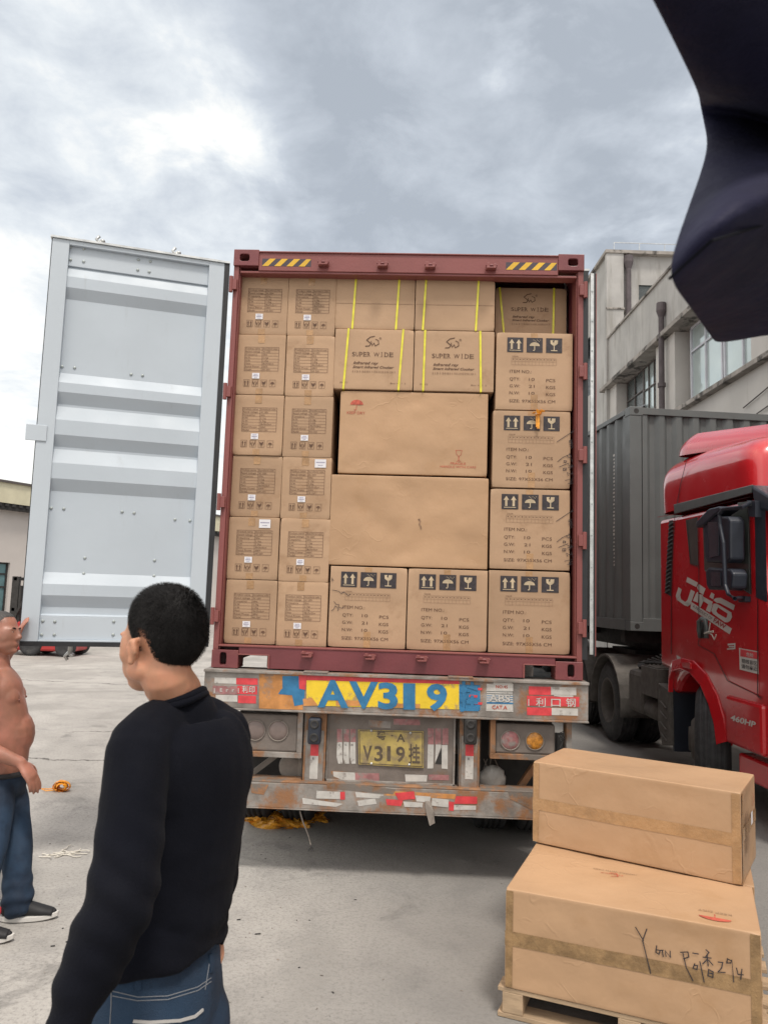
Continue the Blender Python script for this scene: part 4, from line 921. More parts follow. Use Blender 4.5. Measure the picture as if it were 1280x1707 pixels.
# centre panel with number plate
def wz(px, py, Y=YL): p = at(px, py, Y); return p.x, p.z
x0, zt_ = wz(547, 1193, YL+.02); x1, zb_ = wz(756, 1310, YL+.02)
m = MB(); m.box((x0, .02, zb_), (x1, .03, 1.038), DUSTB); m.box((x0-.004, .008, zb_), (x1+.004, .03, zb_+.012), STEELG); m.box((x0-.004, .008, zb_), (x0+.008, .03, 1.038), STEELG); m.box((x1-.008, .008, zb_), (x1+.004, .03, 1.038), STEELG); m.build('plate_panel', tr, bevel=.002)
D = DPX(.0195)
for x in (562, 573, 584): q4(D, x, x+9, 1215, 1237, GREYPK, 1); D.poly([(x, 1237), (x+8.5, 1237), (x+9, 1273), (x+2, 1273), (x-1, 1262)], PWHT, 1); tpx(D, 'C', x+2, 1243, 3, 3, INK, 2)
D.cut('reflector_strip', tr)
for x in (713, 725, 737): q4(D, x, x+10, 1214, 1241, GREYPK, 1)
D.poly([(713, 1241), (723, 1241), (722, 1281), (712, 1281)], PWHT, 1); D.poly([(736, 1242), (746, 1242), (746, 1282), (736, 1281)], PWHT, 1); D.poly([(726, 1241), (735, 1241), (735, 1246), (725, 1272)], PWHT, 1); D.poly([(736, 1246), (736, 1274), (725, 1273)], DARK, 2)
D.cut('reflector_strip', tr); D.poly([(555, 1286), (592, 1288), (592, 1301), (575, 1302), (556, 1294)], PWHT, 1); q4(D, 592, 632, 1288, 1301, GREYPK, 1); D.poly([(675, 1291), (712, 1292), (711, 1303), (676, 1303)], PWHT, 1); q4(D, 714, 748, 1291, 1300, GREYPK, 1)
D.poly([(615, 1200), (652, 1203), (651, 1214), (614, 1212)], STEELG, 1); q4(D, 656, 700, 1198, 1208, GREYPK, 1); q4(D, 552, 596, 1285, 1308, STEELR, 0)
D.build('reflector_strip', tr)
pz = [wz(597, 1216, .012), wz(706, 1219, .012), wz(706, 1280, .012), wz(598, 1274, .012)]
m = MB(); m.prism([(a, .008, b) for a, b in pz], (0, .006, 0), PLATE); plt = m.build('number_plate', tr)
D = DPX(.0076); 
for (a, b) in (((599, 1218), (704, 1221)), ((599, 1272), (704, 1278)), ((599, 1218), (600, 1272)), ((704, 1221), (704, 1278))): D.stroke([a, b], 1.2, PLTXT, 1)
tpx(D, '粤', 628, 1232, 12, 15, PLTXT, 1, .03, .02); tpx(D, 'A', 661, 1236, 13, 14, PLTXT, 1, .03, .02); tpx(D, '·', 652, 1232, 12, 3, PLTXT, 1, .03)
tpx(D, 'V', 605, 1267, 25, 15, PLTXT, 1, .03, .02); tpx(D, '3', 624, 1268, 25, 14, PLTXT, 1, .03, .02); tpx(D, '1', 645, 1268, 25, 6, PLTXT, 1, .03, .02); tpx(D, '9', 660, 1269, 25, 15, PLTXT, 1, .03, .02); tpx(D, '挂', 681, 1270, 25, 19, PLTXT, 1, .03, .02)
D.build('plate_text', plt)
for px, py in ((619, 1218), (619, 1273), (684, 1222), (682, 1275)):
    m = MB(); m.lathe(at(px, py, .0075), (0, -1, 0), [(0, .009), (.004, .008), (.006, 0)], ALU, 10); m.build('bolt', plt, smooth=True)
# bumper bar
m = MB(); m.box((-1.18, YB, .435), (1.18, YB+.010, .590), STEELG); m.box((-1.18, YB, .590), (1.18, .10, .602), STEELR); m.box((-1.18, YB, .425), (1.18, .10, .435), STEELG); bumper = m.build('bumper', tr, bevel=.004)
D = DPX(YB-.0005)
for (p, mm, lv) in (([(415, 1306), (448, 1308), (440, 1325), (420, 1322)], STEELR, 1), ([(528, 1318), (567, 1320), (567, 1332), (527, 1331)], PWHT, 2), ([(567, 1320), (575, 1320), (575, 1333), (567, 1333)], PRED, 2), ([(545, 1305), (600, 1308), (660, 1316), (655, 1324), (545, 1314)], STEELR, 1),
                    ([(504, 1330), (530, 1334), (572, 1340), (560, 1345), (505, 1340)], PWHT, 1), ([(592, 1320), (640, 1325), (632, 1331), (594, 1329)], PWHT, 1), ([(595, 1335), (625, 1331), (628, 1340), (598, 1344)], PWHT, 1), ([(658, 1322), (690, 1319), (692, 1332), (664, 1334)], PRED, 2), ([(643, 1332), (672, 1334), (668, 1344), (645, 1342)], PRED, 1),
                    ([(672, 1336), (705, 1338), (704, 1346), (674, 1345)], PWHT, 2), ([(720, 1330), (748, 1333), (747, 1346), (719, 1343)], PWHT, 2), ([(760, 1327), (795, 1328), (795, 1340), (757, 1340)], PRED, 2), ([(748, 1336), (757, 1337), (756, 1352), (748, 1351)], PRED, 1), ([(755, 1342), (793, 1343), (793, 1350), (756, 1350)], PWHT, 1),
                    ([(846, 1320), (888, 1322), (886, 1350), (850, 1332)], STEELR, 1), ([(692, 1326), (718, 1328), (716, 1338), (694, 1336)], PWHT, 1), ([(640, 1318), (760, 1324), (758, 1332), (640, 1326)], PORG, 0)):
    D.poly(p, mm, lv); D.cut('peeling_sticker', tr)
m = MB(); p = [at(708, 1335, YB-.003), at(718, 1336, YB-.003), at(722, 1352, YB-.02), at(725, 1372, YB-.01), at(716, 1377, YB-.015), at(710, 1353, YB-.01)]; m.prism(p, (0, .002, 0), DUSTY); m.build('loose_tape', tr)
# lamp housings
for side, (a0, a1, za, zb2, circ) in (('l', (400, 503, 1186, 1262, ((426, 1217, 17, LENSD), (464, 1218, 17, LENSD)))), ('r', (817, 952, 1200, 1267, ((850, 1234, 16, LENSR), (891, 1235, 15, LENSA))))):
    xa, z1_ = wz(a0, za, YL); xb, z0_ = wz(a1, zb2, YL)
    if side == 'l': xa = -1.20
    z1_ = 1.039; z0_ = wz((a0+a1)/2, zb2, YL)[1]
    m = MB(); t = .035
    m.box((xa, -.01, z0_), (xb, .10, z0_+t), STEELR if side == 'r' else STEELG); m.box((xa, -.01, z0_+t), (xa+t, .10, z1_), STEELR if side == 'r' else STEELG); m.box((xb-t, -.01, z0_+t), (xb, .10, z1_), STEELG)
    h = m.build('lamp_housing', tr, bevel=.003)
    m = MB(); m.box((xa+t, .0, z0_+t), (xb-t-(.07 if side == 'r' else 0), .09, z1_-.028), DUSTB); m.build('lamp_panel', h, bevel=.012)
    for px, py, rpx, lm_ in circ:
        c = at(px, py, -.001); rad = rpx/250.0; k = MB(); k.lathe(c, (0, -1, 0), [(0, rad), (.006, rad), (.008, rad*.93), (.003, rad*.90)], DUSTY, 28); k.build('lamp_rim', h, smooth=True)
        k = MB(); k.lathe(c, (0, -1, 0), [(.002, rad*.90), (.010, rad*.75), (.014, rad*.4), (.015, 0)], lm_, 28); k.build('rear_light', h, smooth=True)
m = MB(); a = at(935, 1222, -.02); m.tube([a+Vector((.02*math.cos(t*.9), -.01*(t % 3), .014*math.sin(t*1.1)-.0015*t)) for t in range(28)], .0028, DARK, 5, False); m.tube([a, a+Vector((.01, -.01, -.05)), a+Vector((-.01, -.015, -.09))], .003, DARK, 5); m.build('loose_wire', tr)
# spring brake chambers, one bagged
for px, py, mm in ((484, 1281, DUSTY), (821, 1298, BAGPL)):
    c = at(px, py, .13); m = MB()
    if mm is DUSTY: m.lathe(c, (0, 1, 0), [(-.0, 0), (0.004, .035), (.012, .062), (.02, .078), (.06, .082), (.07, .088), (.09, .088), (.10, .078), (.20, .07)], mm, 26); m.box((c.x+.05, .13, c.z-.10), (c.x+.10, .17, c.z+.13), DUSTY)
    else:
        def bag(u, v):
            th = u*2*math.pi; ph = v*math.pi; r0 = .088*(1+.13*noise.noise(Vector((math.cos(th)*4, math.sin(th)*4, v*5))))
            return (c.x+r0*math.sin(ph)*math.cos(th), .13-.05*math.cos(ph)*1.0, c.z+r0*math.sin(ph)*math.sin(th)*(1.1 if math.sin(th) < 0 else 1))
        m.grid(bag, 30, 16, mm); m.prism([(c.x-.03, .10, c.z-.06), (c.x+.05, .10, c.z-.07), (c.x+.045, .095, c.z-.125), (c.x+.01, .10, c.z-.11), (c.x-.01, .10, c.z-.14)], (0, .004, 0), mm)
    m.build('brake_chamber', tr, smooth=True)
a, b = at(395, 1308, .28), at(470, 1252, .28); m = MB(); m.bar(a, b, .05, .035, DUSTY); m.build('brace', tr); m = MB(); m.bar(at(866, 1312, .2), at(915, 1240, .2), .06, .04, STEELR); m.build('brace', tr)
m = MB()
for k in range(5): a = at(760+k*6+40, 1265, .25); m.tube([a, a+Vector((.05*math.sin(k*2), .0, -.10)), a+Vector((.10-.02*k, .02, -.17)), a+Vector((.02*k-.12, .0, -.20))], .004, DUSTY, 5, False)
m.build('loose_wire', tr)
# axles and dual wheels
for ya in (1.28, 2.60, 3.92):
    m = MB(); m.cyl((-1.0, ya, .50), (1.0, ya, .50), .065, STEELG, 14); m.build('axle', tr, smooth=True)
    for s in (-1, 1):
        for k in (0, 1):
            cx = s*(1.215-.135-.33*k); w = MB(); prof = [(-.135, .29), (-.135, .40), (-.118, .47), (-.100, .495)]
            for g in (-.06, -.02, .02, .06): prof += [(g-.014, .500), (g-.010, .488), (g+.004, .488), (g+.008, .500)]
            prof += [(.100, .495), (.118, .47), (.135, .40), (.135, .29)]
            w.lathe((cx, ya, .50), (1, 0, 0), prof, TYRE, 40); wh = w.build('wheel', tr, smooth=True)
            q = MB(); q.lathe((cx, ya, .50), (s, 0, 0), [(-.12, .29), (.12, .29), (.10, .26), (-.02, .22), (-.03, .0)], DUSTY, 28); q.build('rim', wh, smooth=True)
for s in (-1, 1):
    m = MB(); m.box((s*1.22, .62, .38), (s*.56, .625, .86), DARK)
    for k in range(14): x = s*(.58+k*.046); m.box((x-.006, .612, .38), (x+.006, .62, .86), DARK)
    m.build('mudflap', tr)
# litter under and around
def litter(name, c, L_, W_, H_, m, n, seed, lab, cat, ang=0.0, parent=None):
    rr = random.Random(seed); mb = MB(); ca, sa = math.cos(ang), math.sin(ang)
    for k in range(n):
        u = rr.uniform(-1, 1); t = rr.gauss(0, .35); p = Vector((u*L_/2, t*W_/2, 0)); hh = H_*(1-abs(u)**2*.7)*rr.uniform(.15, 1)
        ln = rr.uniform(.2, .5)*L_*.5; a = rr.gauss(0, .5); d = Vector((math.cos(a), math.sin(a), rr.uniform(-.25, .25)))*ln/2; sd_ = Vector((-math.sin(a), math.cos(a), rr.uniform(-1, 1)))*rr.uniform(.10, .30)*W_
        q = [p-d+Vector((0, 0, hh*.3)), p-d*.3-sd_*.5+Vector((0, 0, hh*.5)), p+d*.4-sd_*.4+Vector((0, 0, hh*.7)), p+d+Vector((0, 0, hh*.3)), p+d*.3+sd_*.6+Vector((0, 0, hh)), p-d*.5+sd_*.5+Vector((0, 0, hh*.8))]
        q = [Vector((c.x+v.x*ca-v.y*sa, c.y+v.x*sa+v.y*ca, max(.003, v.z))) for v in q]
        mb.add(q, [(0, 1, 5), (1, 2, 4, 5), (2, 3, 4)], m)
    return tag(mb.build(name), lab, cat)
def film_heap(p0, p1, n, wv, hv, lab, seed, knot=None):
    rr = random.Random(seed); mb = MB(); p0, p1 = Vector(p0), Vector(p1); d = p1-p0; sd_ = Vector((-d.y, d.x, 0)).normalized()
    for k in range(n):
        a = rr.uniform(-.05, .45); b = rr.uniform(.55, 1.05) if rr.random() < .6 else a+rr.uniform(.15, .4); off = rr.gauss(0, .4)*wv; hh = rr.uniform(.1, 1)*hv; ph = rr.uniform(0, 6.28); fr = rr.uniform(4, 11); L_, R_ = [], []; m_ = 14; wd = rr.uniform(.006, .024)
        for i in range(m_+1):
            t = a+(b-a)*i/m_; taper = (1-.75*abs(2*t-1)**2); q = p0+d*t+sd_*(off*taper+.25*wv*math.sin(t*fr+ph))+Vector((0, 0, max(.006, hh*taper*(.7+.3*math.sin(t*fr*1.3+ph*2)))))
            tw = ph+t*fr; w_ = (sd_*math.cos(tw)+Vector((0, 0, 1))*math.sin(tw)*.8)*wd; L_.append(q+w_); R_.append(Vector((q.x-w_.x, q.y-w_.y, max(.004, q.z-w_.z))))
        mb.add(L_+R_, [(i, i+1, m_+2+i, m_+1+i) for i in range(m_)], FILM)
    if knot:
        kp = Vector(knot)
        for k in range(34):
            r_ = rr.uniform(.04, .095); a0 = rr.uniform(0, 6.28); ax_ = Vector((rr.gauss(0, .5), -1, rr.gauss(0, .4))).normalized(); u_ = ax_.cross(Vector((0, 0, 1))).normalized(); v_ = ax_.cross(u_); wd = rr.uniform(.006, .015); L_, R_ = [], []
            for i in range(15):
                an = a0+i*.36; q = kp+(u_*math.cos(an)*1.2+v_*math.sin(an)*.8)*r_+ax_*rr.gauss(0, .004); w_ = ax_*wd; L_.append(Vector((q.x+w_.x, q.y+w_.y, max(.006, q.z+w_.z)))); R_.append(Vector((q.x-w_.x, q.y-w_.y, max(.004, q.z-w_.z))))
            mb.add(L_+R_, [(i, i+1, 16+i, 15+i) for i in range(14)], FILM)
    return tag(mb.build('plastic_film'), lab, 'plastic film')
film_heap(atz(408, 1366), atz(515, 1378), 110, .13, .085, 'long twisted bundle of amber plastic film lying under the trailer bumper', 3)
film_heap(atz(500, 1368), atz(548, 1370), 26, .10, .06, 'smaller knotted coil of amber film near the hanging rod below the bumper', 7, atz(524, 1366)+Vector((0, 0, .085)))
p = atz(100, 1319, .0); sc_o = film_heap(p+Vector((-.03, 0, 0)), p+Vector((.06, 0, 0)), 8, .05, .03, 'x', 5, p+Vector((.02, 0, .06))); sc_o.name = 'plastic_scrap'; sc_o.data.materials[0] = ORNG; sc_o.data.transform(Matrix.Translation(p)@Matrix.Scale(.72, 4)@Matrix.Translation(-p))
tag(sc_o, 'small tangled ball of orange strap on the ground by the shirtless man', 'plastic scrap')
m = MB(); m.tube([p+Vector((-.02, 0, .03)), p+Vector((-.10, 0, .015)), p+Vector((-.16, -.02, .02)), p+Vector((-.10, -.05, .012)), p+Vector((-.01, -.03, .02))], .005, ORNG, 5, False); o = m.build('strap_loop'); o.parent = bpy.data.objects['plastic_scrap']
m = MB(); rr = random.Random(12); p = atz(92, 1424, 0)
for k in range(13):
    a = rr.gauss(.15, .5); l = rr.uniform(.05, .20); c = p+Vector((rr.gauss(0, .06), rr.gauss(0, .04), .006)); pts = [c]; th = a
    for q in range(7): th += rr.gauss(0, .45); pts.append(pts[-1]+Vector((math.cos(th), math.sin(th)*.8, 0))*l/5+Vector((0, 0, rr.uniform(-.002, .003))))
    m.tube([Vector((v.x, v.y, max(.005, v.z))) for v in pts], .0038, TWINE, 5, False)
tag(m.build('twine_bundle'), 'tangle of pale twine lying on the concrete behind the two men', 'twine')
m = MB(); m.tube([at(500, 1352, .05), at(505, 1370, .05), at(514, 1392, .05), at(518, 1408, .05)], [.004, .005, .004, .004], DUSTY, 6); e_ = at(519, 1410, .05)
for k in range(12): a = k*.52; m.tube([e_, e_+Vector((.02*math.cos(a), .02*math.sin(a), -.035))], .002, DARK, 4, False)
m.build('hanging_cable', tr)
m = MB(); rr = random.Random(77)
for k in range(260):
    x, y = rr.uniform(-2.6, 1.4), rr.uniform(-3.2, 2.5); a = rr.uniform(0, 6.28); l = rr.uniform(.003, .016)
    m.bar((x, y, .002), (x+l*math.cos(a), y+l*math.sin(a), .003), rr.uniform(.002, .006), .003, rr.choice([DUSTY, STEELG, DARK, LEDGE]))
for (px, py, l) in ((425, 1557, .03), (110, 1570, .05), (155, 1612, .045), (85, 1577, .02), (395, 1533, .02)):
    c = atz(px, py, .004); m.bar(c, c+Vector((l, l*.3, 0)), .005, .004, DARK)
tag(m.build('grit'), 'scattered grit and twigs on the concrete', None, None, 'stuff')
# ------------------------------------------------------------------ red tractor unit, local frame: x inward from its visible side, y towards its rear
TA = R(3.5); TP = Vector((2.9, 2.2, 0)); TN = Vector((math.cos(TA), math.sin(TA), 0)); TV = Vector((-math.sin(TA), math.cos(TA), 0))
tk = empty('tractor_unit', TP, TA); tag(tk, 'glossy red semi tractor with roof fairing, black mirrors and silver lettering', 'truck')
def tl(px, py, lx=0.0):
    q = atp(px, py, TP+TN*lx, TN)-TP; return Vector((lx, q.dot(TV), q.z))
def tpoly(pts, lx=0.0): return [tl(a, b, lx) for a, b in pts]
def side_decal(lx=0.0): return Decal(lambda u, v, l: tuple(tl(u, v, lx-.0015*l)))
WR = 0.52
# cab shell: side profile with wheel arch
arch = [(.36+.60*math.cos(R(a)), .50+.66*math.sin(R(a))) for a in range(40, 175, 12)]
prof = [(1.26, 1.15), (1.02, 1.12), (.96, .90), (.88, .90)] + [q for q in arch if q[1] > .62] + [(-.26, .60), (-.90, .60), (-1.16, .64), (-1.22, 1.15), (-1.13, 1.60), (-.94, 2.05), (-.84, 2.45), (-.80, 2.72), (1.26, 2.74)]
m = MB(); m.prism([(0, a, b) for a, b in prof], (2.50, 0, 0), TRUCK); cab = m.build('cab', tk, bevel=.045)
# wheel arch lip
m = MB(); al = [(1.01, .90), (1.00, 1.12), (.90, 1.23), (.66, 1.275), (.40, 1.27), (.12, 1.17), (-.10, 1.00), (-.22, .82), (-.27, .62)]; al2 = [(.90, .90), (.89, 1.01), (.82, 1.09), (.62, 1.14), (.40, 1.12), (.18, 1.03), (.02, .88), (-.08, .72), (-.12, .56)]
n = len(al)
vs = [(-.012, a, b) for a, b in al]+[(-.050, a*.8+c_*.2, b*.8+d_*.2) for (a, b), (c_, d_) in zip(al2, al)]+[(.12, a, b) for a, b in al2]+[(.06, a, b) for a, b in al]
fs = []
for i in range(n-1): fs += [(i, i+1, n+i+1, n+i), (n+i, n+i+1, 2*n+i+1, 2*n+i), (3*n+i+1, 3*n+i, i, i+1)[::-1]]
m.add(vs, fs, TRUCK); m.build('wheel_arch', tk, smooth=False, bevel=.008)
m = MB(); m.prism([(.10, a, b) for a, b in [(1.0, 1.1), (.7, 1.2), (.36, 1.2), (.0, 1.02), (-.2, .6), (-.3, .6), (-.3, 1.3), (1.0, 1.3)]], (.6, 0, 0), DARK); m.box((.10, .98, .45), (.55, 1.02, 1.15), DARK); m.build('arch_liner', tk)
# high roof, narrowing upwards
def roof(u, v):
    a = u*2*math.pi; c, s = math.cos(a), math.sin(a); k = .13
    hx, hy = 1.25-.22*v**6, 1.04-.12*v**7
    hx -= .05*v*max(0, -s)
    x_ = 1.25+hx*math.copysign(abs(c)**k, c); y_ = .22+(.06*v)+hy*math.copysign(abs(s)**k, s)
    top = 3.40-.07*max(0, (-(y_)+.6))**1.3
    return (x_, y_, 2.80+(top-2.80)*v)
m = MB(); m.grid(lambda u, v: roof(u, math.sin(v*math.pi/2)), 72, 14, TRUCK)
m.add([roof(k/72, 1.0) for k in range(72)], [tuple(range(72))], TRUCK)
rf = m.build('high_roof', tk, smooth=True); rf.data.polygons[-1].use_smooth = False
# roof side crease panel
D = side_decal(-.006); D.stroke([(1145, 762), (1133, 810), (1126, 850)], 1.0, TRUCKD, 1); D.stroke([(1125, 850), (1121, 905), (1118, 1000), (1118, 1090)], 1.1, TRUCKD, 1)
D.stroke([(1095, 862), (1124, 857)], .8, LOGOR, 1); D.stroke([(1164, 860), (1164, 1060), (1163, 1075)], .9, TRUCKD, 1); D.stroke([(1262, 1000), (1262, 1160), (1268, 1166)], 1.4, TRUCKD, 1)
D.stroke([(1163, 1075), (1190, 1090), (1212, 1135), (1270, 1163)], 1.2, TRUCKD, 1); D.stroke([(1121, 857), (1165, 848), (1250, 828)], .8, TRUCKD, 1)
D.build('shut_line', tk)
m = MB(); m.prism(tpoly([(1125, 841), (1256, 808), (1254, 822), (1126, 857)], -.004), TV*0+Vector((-.02, 0, 0)), GREYPL); m.build('side_trim', tk, bevel=.006)
# roof fairing
def fair(u, v):
    a = u*2*math.pi; c, s = math.cos(a), math.sin(a); k = .17
    y_ = .12+1.06*math.copysign(abs(s)**k, s)*(1-.10*v**3); w_ = 1.13-.16*v**2-.10*max(0, .9-y_)
    return (1.25+w_*math.copysign(abs(c)**k, c), y_, 3.22+.10*(y_+1)+(.14+.04*(y_+1))*v+.03*v)
m = MB(); m.grid(lambda u, v: fair(u, math.sin(v*math.pi/2)), 64, 10, TRUCK); m.add([fair(k/64, 1) for k in range(64)], [tuple(range(64))], TRUCK); m.build('roof_fairing', tk, smooth=True)
m = MB(); m.box((.35, -.1, 3.25), (2.15, 1.0, 3.40), DARK); m.build('fairing_mount', tk)
# glass
m = MB(); m.prism(tpoly([(1143, 867), (1162, 862), (1163, 943), (1150, 939)], -.003), (-.004, 0, 0), GLASSD); m.build('quarter_window', tk)
m = MB(); m.prism(tpoly([(1171, 858), (1246, 843), (1250, 988), (1217, 968), (1174, 950)], -.003), (-.005, 0, 0), GLASSD)
w1 = m.build('door_window', tk); D = side_decal(-.009); D.stroke([(1174, 951), (1218, 970), (1251, 990)], 2.0, GREYPL, 1); D.stroke([(1251, 990), (1247, 843)], 1.6, DARK, 1); D.stroke([(1144, 866), (1150, 940), (1164, 946)], 1.0, DARK, 1); D.build('window_seal', w1)
D = side_decal(-.0045); D.poly([(1257, 845), (1275, 842), (1278, 1004), (1259, 996)], BLKPL, 1); D.build('corner_pillar', tk)
m = MB(); m.add([(.14, -1.10, 1.62), (2.36, -1.10, 1.62), (2.36, -.90, 2.62), (.14, -.90, 2.62)], [(0, 1, 2, 3)], GLASSD)
ws = m.build('windscreen', tk); ws.data.transform(Matrix.Translation((0, -.075, 0)))
m = MB(); m.box((.3, -1.235, 1.0), (2.2, -1.20, 1.5), BLKPL)
for k in range(5): m.box((.35, -1.25, 1.05+k*.09), (2.15, -1.235, 1.09+k*.09), GREYPL)
m.build('grille', tk)
m = MB(); m.box((-.02, -1.30, .38), (2.52, -1.0, .78), TRUCK); m.build('front_bumper', tk, bevel=.04)
for x in (.12, 1.98): m = MB(); m.box((x, -1.315, .50), (x+.4, -1.30, .70), MIRR); m.build('headlight', tk, bevel=.01)
m = MB(); m.prism([(-.02, -.86, 2.62), (-.02, -1.08, 2.58), (-.02, -1.10, 2.70), (-.02, -.80, 2.84)], (2.54, 0, 0), BLKPL); m.build('sun_visor', tk, bevel=.02)
# air vents behind the door
m = MB(); a, b = tl(1122, 868), tl(1119, 995); 
m.prism(tpoly([(1115, 868), (1121.5, 867), (1118, 994), (1108, 988)], -.002), (-.003, 0, 0), DARK)
for k in range(17):
    y0 = 871+k*7.0; x0_ = 1114.5-k*.38; m.bar(tl(x0_, y0+5, -.010), tl(x0_+6.5, y0, -.010), .010, .018, GREYPL, (1, 0, 0))
m.build('air_vent', tk)
# mirrors and their arm
MX = -.20
m = MB(); pts = [(1170, 863), (1174, 858), (1212, 861), (1216, 868), (1216, 932), (1211, 938), (1177, 938), (1173, 930)]
m.prism(tpoly(pts, MX), (.13, 0, 0), BLKPL); mr1 = m.build('mirror', tk, bevel=.018)
m = MB(); m.prism(tpoly([(1179, 870), (1197, 870), (1198, 926), (1182, 930)], MX-.004), (-.003, 0, 0), MIRR); m.build('mirror_glass', mr1)
m = MB(); m.prism(tpoly([(1174, 952), (1179, 946), (1216, 948), (1221, 956), (1219, 980), (1213, 984), (1180, 983), (1176, 977)], MX), (.13, 0, 0), BLKPL); mr2 = m.build('mirror', tk, bevel=.018)
m = MB(); m.prism(tpoly([(1184, 954), (1200, 954), (1201, 977), (1185, 977)], MX-.004), (-.003, 0, 0), MIRR); m.build('mirror_glass', mr2)
m = MB(); m.prism(tpoly([(1158, 872), (1166, 862), (1180, 848), (1196, 844), (1204, 848), (1190, 858), (1170, 876), (1160, 880)], MX-.02), (.16, 0, 0), BLKPL); m.build('kerb_mirror', tk, bevel=.012)
m = MB(); m.tube(tpoly([(1250, 838)], -.05)+tpoly([(1236, 846), (1205, 848), (1198, 858), (1199, 875), (1205, 905), (1207, 950), (1208, 975), (1213, 990), (1224, 998)], MX-.05)+tpoly([(1238, 997)], -.03), .017, BLKPL, 10)
m.prism(tpoly([(1244, 834), (1258, 835), (1258, 862), (1247, 861)], -.06), (.06, 0, 0), BLKPL); m.prism(tpoly([(1228, 838), (1246, 836), (1246, 843), (1230, 845)], -.09), (.06, 0, 0), GREYPL); m.prism(tpoly([(1228, 993), (1241, 994), (1241, 1003), (1230, 1004)], -.05), (.05, 0, 0), BLKPL)
m.build('mirror_arm', tk, smooth=False, bevel=.004)
# door handle with twine
m = MB(); m.tube(tpoly([(1166, 1062)], -.01)+tpoly([(1164, 1050), (1164, 1036), (1169, 1031), (1175, 1034), (1177, 1045), (1177, 1064)], -.035), .020, GREYPL, 8); m.prism(tpoly([(1166, 1036), (1174, 1036), (1175, 1064), (1167, 1064)], -.003), (-.003, 0, 0), DARK); m.build('door_handle', tk, smooth=True)
m = MB(); m.tube(tpoly([(1173, 1056), (1180, 1055), (1186, 1058), (1190, 1066), (1193, 1058)], -.05), .006, TWINE, 6); m.tube(tpoly([(1183, 1038), (1181, 1054), (1188, 1054)], -.05), .006, TWINE, 6); m.tube(tpoly([(1175, 1055), (1188, 1052)], -.055), .008, TWINE, 6); tag(m.build('twine_knot'), 'white twine knotted through the door handle of the red cab', 'twine')
kn = bpy.data.objects['twine_knot']; kn.location = TP; kn.rotation_euler.z = TA
# lettering
Z = lambda pts: [(1090+a/6.737, 880+b/6.735) for a, b in pts]
D = side_decal(-.002)
for pg in ([(370, 550), (490, 615), (470, 665), (355, 605)], [(497, 628), (575, 682), (548, 752), (505, 722), (478, 668)],
           [(270, 665), (308, 690), (290, 755), (250, 800), (240, 765)], [(290, 755), (300, 800), (345, 832), (400, 850), (378, 882), (340, 870), (250, 805)], [(345, 832), (372, 810), (410, 690), (455, 718), (405, 860), (375, 880)],
           [(468, 735), (490, 715), (492, 840), (432, 818)], [(492, 742), (540, 750), (560, 800), (520, 890), (500, 885)], [(530, 762), (655, 830), (640, 880), (540, 815)], [(608, 850), (655, 862), (625, 950), (578, 925)],
           [(640, 725), (676, 745), (660, 802), (618, 777)], [(668, 800), (700, 786), (745, 784), (905, 868), (888, 925), (735, 845), (700, 840), (665, 815)],
           [(665, 850), (700, 850), (720, 880), (695, 935), (712, 960), (800, 1010), (790, 1058), (660, 965), (638, 930)], [(700, 850), (865, 950), (872, 1000), (850, 1045), (820, 1062), (785, 1058), (795, 1010), (812, 1005), (822, 962), (720, 895)],
           [(415, 830), (870, 1130), (845, 1195), (405, 905)]):
    D.poly(Z(pg), LOGOW, 1)
U0, U1 = Z([(425, 885)])[0], Z([(655, 1035)])[0]; rot = math.atan2(U1[1]-U0[1], U1[0]-U0[0])
def ttext(D, s, a, b, h, m, lv, bold=.0, shear=0.):
    (x0_, y0_), (x1_, y1_) = Z([a])[0], Z([b])[0]; vs, fs, xa, xb, ya, yb = text2d(s, bold, shear); L_ = math.hypot(x1_-x0_, y1_-y0_); ux, uy = (x1_-x0_)/L_, (y1_-y0_)/L_
    vx, vy = .35, -.94; k = L_/(xb-xa); kh = h/.72
    D.mb.add([D.fn(x0_+(p-xa)*k*ux+q*kh*vx, y0_+(p-xa)*k*uy+q*kh*vy, lv) for p, q in vs], fs, m)
ttext(D, 'A PRODUCT OF', (428, 890), (640, 1035), 4.6, TRUCKD, 2); ttext(D, 'FAW', (660, 1050), (790, 1140), 7.2, LOGOR, 2, .03)
D.build('lettering', tk)
D = side_decal(-.040); x1h, y1h = 1217, 1200
vs, fs, xa, xb, ya, yb = text2d('460HP', .03, .15)
D.mb.add([D.fn(1217+(p-xa)/(xb-xa)*42, 1200+(p-xa)/(xb-xa)*13-q/.72*9.5, 1) for p, q in vs], fs, LOGOW); D.build('lettering', tk)
D = side_decal(-.002); D.poly([(1231, 1080), (1263, 1086), (1264, 1124), (1232, 1116)], LOGOW, 1); D.poly([(1233, 1082), (1262, 1087.5), (1262, 1099), (1233, 1094)], PRED, 2)
def stext(s, x, y, wd, h, m, sl=.2):
    vs, fs, xa, xb, ya, yb = text2d(s, .01, 0); D.mb.add([D.fn(x+(p-xa)/(xb-xa)*wd, y+(p-xa)/(xb-xa)*wd*sl-q/.72*h, 3) for p, q in vs], fs, m)
stext('危险', 1243, 1093, 12, 5, LOGOW); stext('视线盲区', 1235, 1104, 26, 5.6, INK); stext('请勿靠近', 1235, 1113, 26, 5.6, INK); D.build('warning_sticker', tk)
D = side_decal(-.002); D.poly([(1212, 1073), (1225, 1072), (1225, 1082), (1211, 1083), (1211, 1081), (1223, 1080), (1223, 1079), (1214, 1079), (1214, 1077), (1223, 1077), (1223, 1075), (1212, 1076)], LOGOW, 1); D.poly([(1127, 1092), (1133, 1095), (1135, 1100), (1138, 1098), (1139, 1107), (1133, 1105), (1128, 1100)], LOGOW, 1); D.build('badge', tk)
